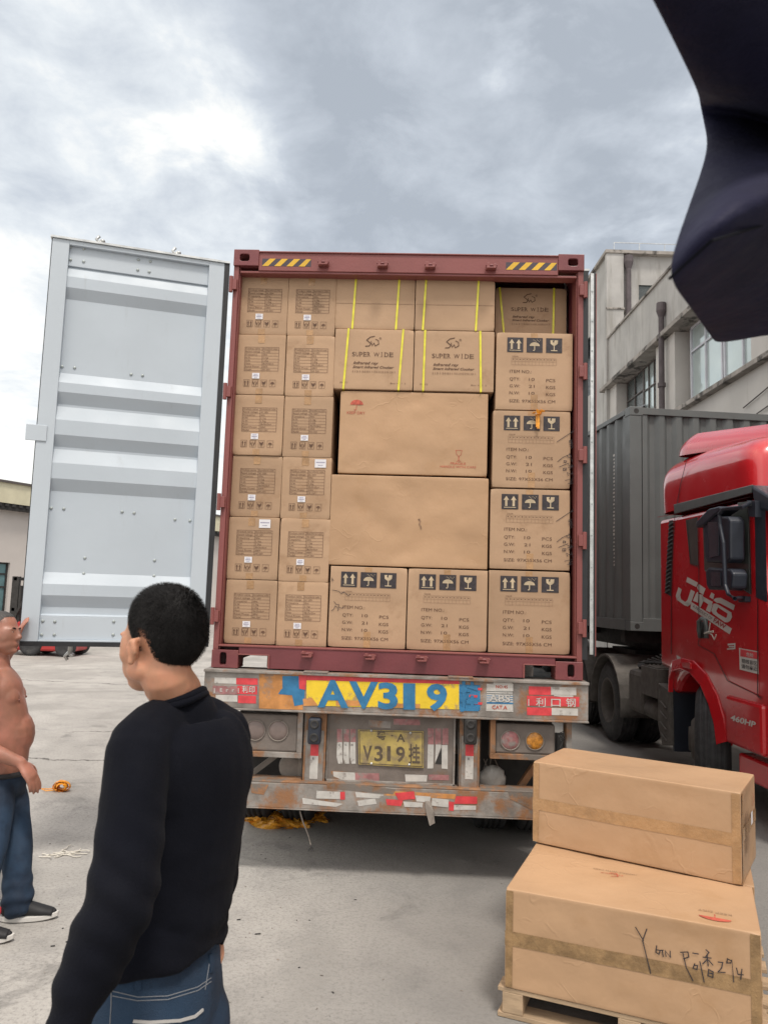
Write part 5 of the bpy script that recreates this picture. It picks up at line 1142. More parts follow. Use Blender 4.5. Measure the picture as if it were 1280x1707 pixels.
m = MB(); m.prism(tpoly([(1138, 1105), (1150, 1103), (1153, 1106), (1153, 1115), (1140, 1112)], -.05), (-.02, 0, 0), TRUCK); m.build('side_lamp', tk, bevel=.004)
# steps below the door
m = MB(); m.box((-.035, -.93, .62), (.10, -.30, 1.03), TRUCK); m.build('step_panel', tk, bevel=.03)
m = MB(); m.box((.02, -.95, .36), (.16, -.42, .56), TRUCK); m.build('lower_step', tk, bevel=.02)
# front wheel, steered
def wheel(name, parent, c, r, wd, steer, dual=False, out=-1):
    w = empty(name, c, steer); w.parent = parent
    mb = MB(); h = wd/2; prf = [(-h, .29), (-h-.006, .36), (-h, .44), (-h+.03, r-.02), (-h+.05, r)]
    for g in (-.08, -.03, .03, .08): prf += [(g-.012, r), (g-.008, r-.012), (g+.008, r-.012), (g+.012, r)]
    prf += [(h-.05, r), (h-.03, r-.02), (h, .44), (h+.006, .36), (h, .29)]
    mb.lathe((0, 0, 0), (1, 0, 0), prf, TYRE, 48); mb.build('tyre', w, smooth=True)
    mb = MB(); 
    if dual: mb.lathe((0, 0, 0), (-1, 0, 0), [(-h, .295), (h, .295), (h+.004, .275), (h-.02, .262), (-h*.2, .24), (-h*.6, .22), (-h*.6, .12), (h*.2, .11), (h*.2, 0)], DUSTD, 40)
    else: mb.lathe((0, 0, 0), (-1, 0, 0), [(-h, .295), (h-.02, .29), (h, .28), (h-.03, .26), (h+.02, .20), (h+.045, .17), (h+.045, .12), (h+.07, .11), (h+.07, 0)], DUSTD, 40)
    mb.build('rim', w, smooth=True); return w
wheel('wheel', tk, (.15, .33, WR), WR, .30, R(-25.5))
wheel('wheel', tk, (2.30, .33, WR), WR, .30, R(-23))
for ya in (3.12, 4.47):
    for x in (.16, .50, 2.0, 2.34): wheel('wheel', tk, (x, ya, WR), WR, .28, 0, True)
# fenders over the drive wheels
for ya in (3.12, 4.47):
    m = MB(); vs = []; 
    for k in range(13):
        a = R(-4+ (188*k/12)); y_, z_ = ya-.64*math.cos(a), .50+.63*math.sin(a)
        if k == 0: z_ = .42
        vs.append((y_, z_))
    n = len(vs); V = [(-.02, a, b) for a, b in vs]+[(.64, a, b) for a, b in vs]+[(.64, a*.97+ya*.03, b-.03) for a, b in vs]+[(-.02, a*.97+ya*.03, b-.03) for a, b in vs]
    F = []
    for i in range(n-1): F += [(i, i+1, n+i+1, n+i), (3*n+i, 3*n+i+1, i+1, i), (2*n+i, 2*n+i+1, 3*n+i+1, 3*n+i)]
    m.add(V, F, DUSTD); m.build('fender', tk, smooth=False)
for x in (.72, 1.6): m = MB(); m.box((x, .2, .80), (x+.09, 5.2, 1.05), DARK); m.build('chassis_rail', tk)
m = MB(); m.box((.5, 3.4, 1.08), (2.0, 4.4, 1.16), DARK); m.build('fifth_wheel', tk)
# tanks and battery box along the chassis
m = MB(); m.box((.0, 1.78, .52), (.42, 2.30, 1.02), DUSTD); tkk = m.build('urea_tank', tk, bevel=.06); m = MB(); m.cyl((.16, 2.12, 1.02), (.10, 2.10, 1.09), .055, DARK, 14); m.build('cap', tkk)
m = MB(); m.box((-.03, 1.28, .78), (.42, 1.76, 1.10), DUSTD)
for k in range(4): m.box((-.02, 1.33+k*.11, 1.10), (.40, 1.37+k*.11, 1.112), DUSTD)
m.build('battery_box', tk, bevel=.02)
m = MB(); m.cyl((.12, 1.30, .62), (.12, 1.75, .62), .12, DUSTD, 24); m.ell((.12, 1.30, .62), (.12, .05, .12), DUSTD); m.build('air_tank', tk, smooth=True)
m = MB(); m.prism([(-.04, 1.22, .96), (-.04, .92, .92), (-.04, .90, .36), (-.04, 1.12, .32), (-.04, 1.24, .52)], (.30, 0, 0), DUSTD)
for k in range(4): m.bar((-.046, 1.15, .78-k*.11), (-.046, .98, .72-k*.11), .02, .02, DUSTD, (1, 0, 0))
m.build('tool_box', tk, bevel=.02)
m = MB(); m.box((.0, .90, .30), (.5, .93, 1.02), BLKPL); m.build('mudguard', tk)
m = MB(); rr = random.Random(9)
for k in range(7): m.tube([(.15+.05*k, 2.3, .9), (.1+.05*k, 2.15, 1.1+.02*k), (.2+.04*k, 1.9, 1.12), (.2, 1.6, 1.14)], .012, DARK, 6)
m.build('air_hose', tk)

# ------------------------------------------------------------------ grey container on the tractor's trailer
GA = R(7.2); GP = Vector((2.862, 4.72, 1.46))
gc = empty('grey_container', GP, GA); tag(gc, 'dark grey corrugated shipping container behind the red cab', 'shipping container')
GHh, GWd, GL = 2.896, 2.438, 12.19
def corr_side(mb, p0, du, n, length, z0, z1, nrm_, d, m):
    per = length/n; pts = []
    for k in range(n): b = k*per; pts += [(b, 0), (b+per*.28, 0), (b+per*.5, d), (b+per*.78, d)]
    pts.append((length, 0)); p0 = Vector(p0); du = Vector(du); nrm_ = Vector(nrm_)
    for (a, oa), (b, ob) in zip(pts[:-1], pts[1:]):
        q = [p0+du*a+nrm_*oa, p0+du*b+nrm_*ob]
        mb.add([q[0]+Vector((0, 0, z0)), q[1]+Vector((0, 0, z0)), q[1]+Vector((0, 0, z1)), q[0]+Vector((0, 0, z1))], [(0, 1, 2, 3)], m)
m = MB(); corr_side(m, (.17, .008, 0), (1, 0, 0), 9, GWd-.34, .16, GHh-.10, (0, 1, 0), .045, GCON); m.build('front_wall', gc)
m = MB(); corr_side(m, (.012, .17, 0), (0, 1, 0), 42, GL-.34, .13, GHh-.07, (1, 0, 0), .036, GCON); m.build('side_wall', gc)
m = MB(); corr_side(m, (GWd-.012, .17, 0), (0, 1, 0), 42, GL-.34, .13, GHh-.07, (-1, 0, 0), .036, GCON); m.build('side_wall', gc)
m = MB(); m.box((.02, .02, GHh-.03), (GWd-.02, GL, GHh-.015), GCON); m.build('roof', gc)
m = MB()
for x in (.0, GWd-.16):
    for y in (0, GL-.17): m = MB(); m.box((x, y, .118), (x+.16, y+.17, GHh-.118), GCON); m.build('corner_post', gc, bevel=.006)
m = MB(); m.box((.16, -.004, GHh-.10), (GWd-.16, .06, GHh-.01), GCON); m.box((.16, -.004, .0), (GWd-.16, .06, .16), GCON)
for x in (0., GWd-.06): m.box((x-.001, .17, GHh-.075), (x+.061, GL-.17, GHh-.01), GCON); m.box((x-.001, .17, 0), (x+.061, GL-.17, .14), GCON)
m.build('rail', gc, bevel=.004)
for x in (-.003, GWd-.175):
    for z in (0, GHh-.118):
        for y in (-.006, GL-.16): m = MB(); m.box((x, y, z), (x+.178, y+.162, z+.118), GCON); m.lathe((x+.089, y-.001, z+.059), (0, 1, 0), [(0, .035), (.001, 0)], DARK, 12); m.build('corner_casting', gc, bevel=.008)
D = Decal(lambda u, v, l: (.010-.001*l, u, v)); 
m = MB(); random.seed(6)
for k in range(30): z = 2.35-k*.052; m.box((.0445, .62, z), (.046, .62+random.uniform(.03, .06), z+random.uniform(.016, .032)), LOGOW)
m.build('vertical_lettering', gc)
gt = empty('grey_container_trailer', GP-Vector((0, 0, 1.46)), GA); tag(gt, 'shadowed dark trailer chassis carrying the grey container', 'trailer')
for x in (.75, 1.55): m = MB(); m.box((x, .1, 1.16), (x+.12, 12.1, 1.45), DARK); m.build('chassis_beam', gt)
m = MB()
for y in (.3, 3, 6, 9, 11.9): m.box((.05, y, 1.30), (2.39, y+.12, 1.45), DARK)
m.build('cross_member', gt)
for y in (8.5, 9.85, 11.2):
    for x in (.2, 2.2): w = MB(); w.lathe((x, y, .5), (1, 0, 0), [(-.28, .28), (-.28, .46), (-.24, .5), (.24, .5), (.28, .46), (.28, .28), (.1, .2), (.1, 0)], TYRE, 32); w.build('wheel', gt, smooth=True)
for x in (.35, 2.05): m = MB(); m.box((x, 3.0, .12), (x+.1, 3.1, 1.3), DARK); m.box((x-.1, 2.9, .0), (x+.2, 3.2, .03), DARK); m.build('landing_leg', gt)

# ------------------------------------------------------------------ concrete building on the right
BA = R(2.3); BP = Vector((6.6, 0, 0)); BNm = Vector((math.cos(BA), math.sin(BA), 0)); BV = Vector((-math.sin(BA), math.cos(BA), 0))
bd = empty('concrete_building', BP, BA); tag(bd, 'stained grey concrete building with ledges and strip windows, behind the grey container', 'building')
def bl(px, py, lx=0.0):
    q = atp(px, py, BP+BNm*lx, BNm)-BP; return (q.dot(BV), q.z)
S1 = 17.8
ZR, ZH, ZS = 9.80, 8.28, 6.25
m = MB(); m.box((.02, -8, 0), (10, S1, ZS-.10), CONC2); m.box((.0, -8, ZH+.06), (10, S1, ZR), CONC); m.build('wall', bd)
m = MB(); m.box((-.16, -8, ZH-.06), (.5, S1+.3, ZH+.06), LEDGE); m.build('ledge', bd, bevel=.01); m = MB(); m.box((-.14, -8, ZS-.10), (.5, S1, ZS), LEDGE); m.build('ledge', bd, bevel=.01); m = MB(); m.box((-.05, -8, ZR), (.22, S1, ZR+.06), LEDGE); m.build('coping', bd)
m = MB(); m.box((.9, -8, ZS), (10, S1, ZH-.06), CONC); m.build('inner_wall', bd)
# piers between the windows
def sx(px, py=620): return bl(px, py)[0]
piers = [(S1, S1-.75), (sx(1090, 590), sx(1121, 560)), (bl(1247, 560)[0], bl(1247, 560)[0]-1.2), (2.8, 1.6), (-2.5, -3.5)]
for a, b in piers:
    m = MB(); m.box((.04, a, ZS), (.9, b, ZH-.06), CONC2); m.build('pier', bd)
def window(s0, s1, nb, fm, gm, hop=False, z0=ZS, z1=ZH-.06, lx=.30, bars=1, fw_=.06):
    m = MB(); a, b = min(s0, s1), max(s0, s1)
    m.box((lx, a, z0), (lx+.08, a+fw_, z1), fm); m.box((lx, b-fw_, z0), (lx+.08, b, z1), fm); m.box((lx, a, z0), (lx+.08, b, z0+fw_), fm); m.box((lx, a, z1-fw_), (lx+.08, b, z1), fm)
    for k in range(1, nb): y = a+(b-a)*k/nb; m.box((lx-.005, y-fw_*.4, z0), (lx+.075, y+fw_*.4, z1), fm)
    for k in range(1, bars+1): z = z0+(z1-z0)*(k/(bars+1) if bars > 1 else .70); m.box((lx-.003, a, z-fw_*.4), (lx+.07, b, z+fw_*.4), fm)
    w = m.build('window', bd); m = MB(); m.box((lx+.035, a+fw_, z0+fw_), (lx+.045, b-fw_, z1-fw_), gm); m.build('pane', w); return w
w0 = piers[1][1]; w1_ = piers[2][0]
window(w0-.25, w0-1.9, 2, WFRAME, WGLASS); window(w0-1.95, w1_+.02, 2, WFRAME, WGLASS)
window(piers[2][1], 2.82, 4, WFRAME, WGLASS); window(1.58, -2.5, 4, WFRAME, WGLASS)
pe = piers[1][0]
window(pe+.05, pe+1.7, 4, WFRD, WGLASS, bars=2, fw_=.035); window(pe+1.7, pe+3.1, 2, WFRD, WDARK, fw_=.035)
m = MB(); q = pe+2.4; m.prism([(.30, q, ZS+.9), (-.55, q, ZS+.45), (-.55, q-.9, ZS+.45), (.30, q-.9, ZS+.9)], (0, 0, .03), WFRAME); m.build('open_sash', bd)
yp = bl(1102, 600, -.1)[0]
m = MB(); m.cyl((-.10, yp, 4.5), (-.10, yp, 8.9), .068, PIPE, 14); m.lathe((-.10, yp, 8.75), (0, 0, 1), [(0, .07), (.15, .12), (.35, .11), (.36, 0)], PIPE, 14)
for z in (7.0, 5.6): m.lathe((-.10, yp, z), (0, 0, 1), [(0, .068), (.0, .095), (.10, .095), (.10, .068)], PIPE, 14)
m.build('drainpipe', bd)
# stair tower beyond, higher
TZ = 12.55
m = MB(); m.box((.0, S1+.01, 0), (10, S1+.02, TZ), CONC); 
def holed(mb, plane_fn, u0, u1, v0, v1, holes, m):      # wall sheet with rectangular holes
    us = sorted({u0, u1, *[h[0] for h in holes], *[h[1] for h in holes]}); vs = sorted({v0, v1, *[h[2] for h in holes], *[h[3] for h in holes]})
    for a, b in zip(us[:-1], us[1:]):
        for c, d in zip(vs[:-1], vs[1:]):
            mu, mv = (a+b)/2, (c+d)/2
            if any(h[0] < mu < h[1] and h[2] < mv < h[3] for h in holes): continue
            mb.add([plane_fn(a, c), plane_fn(b, c), plane_fn(b, d), plane_fn(a, d)], [(0, 1, 2, 3)], m)
tw = MB()
fpl = lambda u, v: (u, S1+.05, v)
def tf(px, py):
    d = ray(px, py); n_ = BV; P0 = BP+BV*S1; q = CAM+d*(n_.dot(P0-CAM)/n_.dot(d)); q = q-BP; return q.dot(BNm), q.z
ha, hb = tf(1065, 474), tf(1093, 510)
holes = [(ha[0], hb[0]+.3, hb[1]-.3, ha[1])]
holed(tw, fpl, 0, 10, 0, TZ, holes, CONC)
lpl = lambda s, v: (0, s, v)
la, lb = bl(994, 490), bl(986, 560)
holed(tw, lpl, S1+.05, S1+7, 0, TZ, [(S1+1.5, S1+2.7, 8.6, 10.6), (S1+4, S1+5.2, 8.6, 10.6), (S1+1.5, S1+2.7, 5.2, 7.4), (S1+4, S1+5.2, 5.2, 7.4)], CONC)
tw.box((0.05, S1+.1, TZ-.05), (10, S1+7, TZ), CONC); tw.build('tower_wall', bd)
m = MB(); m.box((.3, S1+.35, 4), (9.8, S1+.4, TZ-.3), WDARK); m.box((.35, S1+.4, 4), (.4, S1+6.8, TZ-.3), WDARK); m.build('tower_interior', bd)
x0_, x1_ = tf(1010, 450)[0], tf(1037, 450)[0]; m = MB(); m.box((-.06, S1-.12, ZR-4.5), (x1_, S1+.05, TZ), CONC); m.build('tower_pier', bd)
m = MB(); m.box((-.10, S1-.16, TZ), (10, S1+7.1, TZ+.10), LEDGE); m.build('coping', bd)
m = MB(); m.box((-.08, S1-.15, 10.75), (x1_+.02, S1-.121, 10.80), LEDGE); m.box((x1_, S1-.02, 10.72), (10, S1+.045, 10.78), LEDGE); m.build('string_course', bd)
m = MB(); pa = tf(1042, 435); m.cyl((pa[0]+.05, S1-.12, 5), (pa[0]+.05, S1-.12, pa[1]), .085, PIPE, 12); m.lathe((pa[0]+.05, S1-.12, pa[1]-.3), (0, 0, 1), [(0, .09), (.2, .15), (.4, .14), (.42, 0)], PIPE, 12); m.build('drainpipe', bd)
m = MB(); m.box((holes[0][0], S1+.1, holes[0][2]), (holes[0][1], S1+.16, holes[0][3]), WDARK); m.build('tower_window', bd)
m = MB()
for k in range(12): x_ = .3+k*.8; m.cyl((x_, S1+.3, TZ+.1), (x_, S1+.3, TZ+.55), .012, ALU, 5)
m.tube([(.3, S1+.3, TZ+.55), (9.5, S1+.3, TZ+.55)], .012, ALU, 5); m.build('lightning_rail', bd)
m = MB(); z = lambda px, py: (-.02,)+bl(px, py)
m.tube([z(1240, 680), z(1300, 630)], .012, WFRD, 5); m.tube([z(1262, 690), z(1320, 650)], .012, WFRD, 5); m.build('wire', bd)

# ------------------------------------------------------------------ factory building on the left
FA = R(25.7); FP = at(0, 1010, 18.0); FP.z = 0
fv = Vector((math.sin(FA), math.cos(FA), 0)); fn_ = Vector((fv.y, -fv.x, 0))
fb = empty('factory_building', FP, -FA); tag(fb, 'low pale factory building with cream roof edge and teal window', 'building')
def fl(px, py):
    q = atp(px, py, FP, fn_)-FP; return q.dot(fv), q.z
a = fl(0, 937); b = fl(18, 938); wy = (a[0]-1.6, b[0]); wz_ = (.9, a[1])
m = MB(); holed(m, lambda s, v: (0, s, v), -14, 12, 0, 4.05, [(wy[0], wy[1], wz_[0], wz_[1])], WALLW)
holed(m, lambda s, v: (-.28, s, v), -14, 12, 0, 4.05, [(wy[0], wy[1], wz_[0], wz_[1])], WALLW)
s0 = [( -.0, wy[0]), (-.0, wy[1])]
for y in wy: m.add([(0, y, wz_[0]), (-.28, y, wz_[0]), (-.28, y, wz_[1]), (0, y, wz_[1])], [(0, 1, 2, 3)], WALLW)
m.add([(0, wy[0], wz_[1]), (-.28, wy[0], wz_[1]), (-.28, wy[1], wz_[1]), (0, wy[1], wz_[1])], [(0, 1, 2, 3)], WALLW)
m.box((-12, -14, 0), (-.29, -13.9, 4.05), WALLW); m.box((-12, 11.9, 0), (-.29, 12, 4.05), WALLW); m.build('wall', fb)
m = MB(); m.box((-.14, wy[0], wz_[0]), (-.12, wy[1], wz_[1]), TEALG); wn = m.build('window', fb)
m = MB(); 
for y in (wy[0], wy[0]+.8, wy[1]-.06): m.box((-.15, y, wz_[0]), (-.09, y+.06, wz_[1]), DARK)
for z_ in (wz_[0], wz_[0]+.75, wz_[0]+1.15, wz_[1]-.05): m.box((-.151, wy[0], z_), (-.091, wy[1], z_+.05), DARK)
m.build('window_frame', wn)
m = MB(); m.box((-13, -14.2, 4.24), (.30, 12.2, 4.90), ROOFY); m.build('roof', fb); m = MB(); m.box((-.4, -14.2, 4.05), (.26, 12.2, 4.24), DARK)
for k in range(110): m.box((.26, -14+k*.24, 4.14), (.32, -14+k*.24+.12, 4.22), DARK)
m.build('eaves', fb); m = MB(); m.box((.30, -14.3, 4.86), (.36, 12.3, 4.93), WFRD); m.build('gutter', fb)

# ------------------------------------------------------------------ red forklift far behind the pale door
FK = empty('forklift', (-9.5, 14.5, 0), 0); tag(FK, 'red forklift with black mast, partly hidden behind the pale container door', 'forklift')
m = MB(); m.box((-.35, -.5, .13), (1.15, .5, .85), FORKR); m.box((.75, -.5, .85), (1.2, .5, 1.10), FORKR); m.build('body', FK, bevel=.05)
m = MB(); 
for y in (-.38, .30): m.box((-.62, y, .08), (-.44, y+.1, 1.98), DARK); m.box((-.42, y, .08), (-.36, y+.1, 1.75), DARK)
for z_ in (.4, 1.1, 1.88): m.box((-.58, -.38, z_), (-.5, .40, z_+.08), DARK)
m.build('mast', FK)
m = MB(); 
for y in (-.3, .2): m.box((-1.6, y, .08), (-.6, y+.11, .12), DARK); m.box((-.64, y, .08), (-.6, y+.11, .6), DARK)
m.build('fork', FK)
m = MB()
for y in (-.45, .41): m.bar((-.25, y, .85), (-.05, y, 1.98), .05, .05, DARK); m.bar((1.0, y, .9), (.85, y, 1.98), .05, .05, DARK); m.bar((-.42, y, 1.0), (.0, y, 1.9), .06, .05, DARK)
m.box((-.10, -.48, 1.96), (.95, .48, 2.02), DARK); m.build('overhead_guard', FK)
m = MB(); m.box((.35, -.25, .85), (.8, .25, .95), BLKPL); m.box((.72, -.25, .95), (.82, .25, 1.35), BLKPL); m.build('seat', FK, bevel=.02)
for x, r_ in ((.05, .30), (.92, .24)):
    for y in (-.42, .42): m = MB(); m.lathe((x, y, r_), (0, 1, 0), [(-.11, 0), (-.08, r_*.5), (-.11, r_*.6), (-.11, r_*.9), (-.08, r_), (.08, r_), (.11, r_*.9), (.11, 0)], TYRE, 28); m.build('wheel', FK, smooth=True)

# ------------------------------------------------------------------ navy umbrella held just right of the camera
um = empty('umbrella', at(1500, 420, -4.05)); tag(um, 'dark navy umbrella edge hanging close overhead against the sky', 'umbrella'); U0_ = um.location.copy()
rows = [([(1010, -130), (1130, -140), (1260, -150), (1400, -150), (1560, -150)], (-4.55, -4.50, -4.45, -4.4, -4.4)),
        ([(1085, 0), (1160, 5), (1240, 8), (1360, 10), (1520, 10)], (-4.42, -4.40, -4.38, -4.36, -4.34)),
        ([(1128, 82), (1190, 90), (1260, 98), (1370, 110), (1520, 120)], (-4.33, -4.32, -4.31, -4.30, -4.28)),
        ([(1163, 150), (1205, 165), (1250, 172), (1360, 215), (1520, 260)], (-4.25, -4.25, -4.25, -4.24, -4.22)),
        ([(1165, 168), (1207, 176), (1252, 185), (1360, 228), (1520, 275)], (-4.05, -4.05, -4.05, -4.04, -4.02)),
        ([(1172, 215), (1215, 218), (1262, 222), (1360, 245), (1520, 285)], (-4.10, -4.12, -4.13, -4.10, -4.06)),
        ([(1180, 250), (1222, 252), (1268, 256), (1370, 262), (1520, 295)], (-4.15, -4.18, -4.20, -4.16, -4.10)),
        ([(1155, 325), (1195, 312), (1245, 290), (1360, 270), (1520, 300)], (-4.24, -4.28, -4.30, -4.24, -4.16)),
        ([(1128, 405), (1168, 372), (1222, 325), (1350, 280), (1520, 305)], (-4.32, -4.36, -4.38, -4.30, -4.20)),
        ([(1110, 460), (1142, 425), (1200, 365), (1330, 300), (1520, 310)], (-4.38, -4.42, -4.44, -4.36, -4.24)),
        ([(1136, 496), (1180, 468), (1240, 420), (1350, 380), (1520, 370)], (-4.26, -4.28, -4.30, -4.24, -4.16)),
        ([(1163, 532), (1205, 512), (1262, 490), (1360, 460), (1520, 440)], (-4.12, -4.14, -4.16, -4.12, -4.08)),
        ([(1186, 563), (1222, 560), (1275, 548), (1370, 545), (1520, 520)], (-3.98, -4.00, -4.02, -4.00, -3.98)),
        ([(1190, 569), (1226, 566), (1280, 554), (1372, 550), (1520, 525)], (-3.96, -3.98, -4.00, -3.98, -3.96))]
G = [[at(a, b, Y)-U0_ for (a, b), Y in zip(r_[0], r_[1])] for r_ in rows]
m = MB(); nr, ncl = len(G), 5; vs = [p for r_ in G for p in r_]
m.add(vs, [(j*ncl+i, j*ncl+i+1, (j+1)*ncl+i+1, (j+1)*ncl+i) for j in range(nr-1) for i in range(ncl-1)], CANOPY)
cn = m.build('canopy', um, smooth=True); so_ = cn.modifiers.new('thick', 'SOLIDIFY'); so_.thickness = .004; sb = cn.modifiers.new('sub', 'SUBSURF'); sb.levels = 2; sb.render_levels = 2; sb.boundary_smooth = 'PRESERVE_CORNERS'
hub = G[6][4]+Vector((.05, .1, .05)); m = MB()
m.tube([G[9][0]+Vector((.004, .004, -.001)), G[9][2]+Vector((0, .02, -.01)), hub], .0016, KNIT, 6); m.tube([G[12][0]+Vector((.003, .004, .002)), G[12][3], hub+Vector((0, 0, -.1))], .0016, KNIT, 6); m.build('rib', um)
m = MB(); m.tube([hub+Vector((0, 0, .15)), hub+Vector((.02, 0, -.75))], .006, ALU, 8); m.build('shaft', um); m = MB(); m.tube([hub+Vector((.02, 0, -.75)), hub+Vector((.02, 0, -.85))], .013, BLKPL, 10); m.build('handle', um, smooth=True)
# ------------------------------------------------------------------ people: fused tapered volumes, smoothed into one surface
def fuse(mb, name, parent, voxel, m, smooth=4, factor=.5, disp_fn=None, own=True):
    me = bpy.data.meshes.new('t'); me.from_pydata(mb.v, [], mb.f); me.update(); o = bpy.data.objects.new('t', me); col.objects.link(o)
    r_ = o.modifiers.new('r', 'REMESH'); r_.mode = 'VOXEL'; r_.voxel_size = voxel; r_.adaptivity = 0
    s_ = o.modifiers.new('s', 'SMOOTH'); s_.iterations = smooth; s_.factor = factor
    bpy.context.view_layer.update()
    nm = bpy.data.meshes.new_from_object(o.evaluated_get(bpy.context.evaluated_depsgraph_get())); bpy.data.objects.remove(o); bpy.data.meshes.remove(me)
    nm.name = name; nm.materials.clear(); nm.materials.append(m)
    if disp_fn:
        ns = [v.normal.copy() for v in nm.vertices]
        for v, n_ in zip(nm.vertices, ns): v.co += n_*disp_fn(v.co)
    nm.polygons.foreach_set('use_smooth', [True]*len(nm.polygons)); nm.update()
    ob = bpy.data.objects.new(name, nm); col.objects.link(ob)
    if parent: ob.parent = parent
    return ob
def basis(f, tilt=0.0, roll=0.0):          # columns: right, forward, up for a facing direction
    f = Vector((f[0], f[1], 0)).normalized(); r = Vector((f.y, -f.x, 0)); u = Vector((0, 0, 1))
    Mx = Matrix((r, f, u)).transposed(); return Mx @ Euler((tilt, roll, 0)).to_matrix()
def head(mb, c, B, s=1.0, fat=1.0, m=None):
    T = lambda p: c+B@(Vector(p)*s)
    E = lambda p, r_, rot=None: mb.ell(T(p), [q*s for q in r_], m, B@rot if rot else B, 20, 14)
    E((0, -.018, .030), (.076, .098, .088)); E((0, -.045, .005), (.070, .070, .075))
    E((0, .025, -.015), (.066*fat, .070, .080)); E((0, .030, -.060), (.056*fat, .062, .050)); E((0, .050, -.093), (.034*fat, .036, .026))
    for s_ in (-1, 1): E((s_*.046, .040, -.030), (.022*fat, .032, .028)); E((s_*.050, .005, -.070), (.018*fat, .040, .024)); E((s_*.028, .078, .018), (.022, .012, .008))
    mb.limb([T((0, .084, .012)), T((0, .100, -.012)), T((0, .108, -.026))], [.009*s, .010*s, .013*s], m, B@Vector((1, 0, 0)), 10, 3)
    for s_ in (-1, 1):
        E((s_*.010, .096, -.033), (.010, .010, .008))
        rt_ = Euler((R(-8), 0, s_*R(-32))).to_matrix(); e0 = Vector((s_*.081, -.008, -.024))
        E(e0, (.0065, .016, .027), rt_); E(e0+Vector((s_*.006, -.012, .006)), (.0075, .007, .021), rt_); E(e0+Vector((s_*.004, -.006, .021)), (.007, .012, .008), rt_); E(e0+Vector((s_*.002, .004, -.024)), (.007, .009, .011), rt_)
    E((0, .088, -.058), (.022, .010, .006)); E((0, .086, -.070), (.020, .010, .007)); E((0, .080, -.098), (.018, .014, .013))
def fingers(mb, wrist, d, n_, curl, s, m, ths=1):
    """hand: wrist point, direction along the hand d, palm normal n_ (fingers curl towards n_)"""
    d = Vector(d).normalized(); n_ = (Vector(n_)-d*Vector(n_).dot(d)).normalized(); a = d.cross(n_)*ths
    mb.limb([wrist-d*.02*s, wrist+d*.015*s, wrist+d*.055*s, wrist+d*.085*s], [(.026*s, .020*s), (.030*s, .018*s), (.040*s, .017*s), (.040*s, .013*s)], m, a, 14, 4)
    for k, (off, ln) in enumerate(((.030, .070), (.010, .078), (-.011, .073), (-.030, .058))):
        p = wrist+d*.080*s+a*off*s; cd_ = d.copy(); pts = [p]; c_k = curl*(1+.12*k)
        for j, f_ in enumerate((.45, .32, .26)):
            ang = c_k*(.6+.35*j); cd_ = (d*math.cos(ang)+n_*math.sin(ang)); pts.append(pts[-1]+cd_*ln*f_*s)
        mb.limb(pts, [.0095*s, .009*s, .0082*s, .0068*s], m, a, 10, 4)
    p = wrist+d*.022*s+a*.026*s; t1 = p+(a*.75+d*.65+n_*.30).normalized()*.042*s; t2 = t1+(a*.25+d*.9+n_*.45).normalized()*.032*s
    mb.limb([p, t1, t2], [.013*s, .0105*s, .008*s], m, n_, 10, 4)
def fabric(seed, amp, sc_=(14, 14, 6)):
    return lambda p: amp*(noise.noise(Vector((p.x*sc_[0]+seed, p.y*sc_[1], p.z*sc_[2])))+.5*noise.noise(Vector((p.x*sc_[0]*2.2, p.y*sc_[1]*2.2+seed, p.z*sc_[2]*2.6))))
X1 = Vector((1, 0, 0)); EYE = mat('eye_white', (0.30, 0.24, 0.21), 0.3); NIP = mat('areola', (0.20, 0.08, 0.06), 0.6)
# ---------------- man in the navy sweater
F1 = Vector((-.866, .5, 0)); R1 = Vector((.5, .866, 0)); UZ = Vector((0, 0, 1))
hc = at(265, 1067, -3.33)
nb = at(297, 1170, -3.30); ls = at(232, 1246, -3.46); rs = at(372, 1224, -3.18)
le = at(205, 1488, -3.60); lw = at(116, 1700, -3.66); lh = at(92, 1752, -3.68)
re_ = at(362, 1436, -3.10); rw = at(352, 1532, -3.20)
pel = at(254, 1668, -3.31); waist = at(277, 1500, -3.30); chest = at(303, 1300, -3.31)
B1 = basis((-.855, .52), R(-6), R(2))
def body1(mb, g=0.0, legs=True, torso=True, arms=True, m=SKIN1, hands=True):
    if torso:
        mb.limb([nb+Vector((0, 0, -.04)), nb+Vector((0, 0, -.08)), chest+UZ*.06, chest+UZ*-.06, waist, pel+UZ*.05, pel+UZ*-.03], [(.065+g, .055+g), (.125+g, .070+g), (.168+g, .110+g), (.158+g, .112+g), (.145+g, .108+g), (.155+g, .118+g), (.150+g, .118+g)], m, R1, 28, 6)
        for s_ in (ls, rs): mb.limb([nb+Vector((0, 0, -.06)), (nb+s_)*.5-UZ*.01, s_], [.040+g, .046+g, .054+g], m, X1, 14, 4)
    if arms:
        mb.limb([ls, ls*.6+le*.4+F1*-.01, le, le*.55+lw*.45, lw], [.058+g, .054+g, .046+g, .043+g, .031+g], m, X1, 16, 6)
        mb.limb([rs, rs*.5+re_*.5, re_, re_*.5+rw*.5, rw], [.058+g, .050+g, .043+g, .037+g, .028+g], m, X1, 16, 6)
mb = MB(); body1(mb, -.024, arms=False); body1(mb, -.006, torso=False)
mb.limb([nb-UZ*.05, nb+UZ*.01, hc+B1@Vector((0, -.030, -.085)), hc+B1@Vector((0, -.02, -.02))], [(.058, .054), (.058, .056), (.056, .059), (.05, .05)], SKIN1, R1, 18, 5)
head(mb, hc, B1, .96, 1.12, SKIN1)
hipL = pel-R1*.085-UZ*.03; hipR = pel+R1*.085-UZ*.03
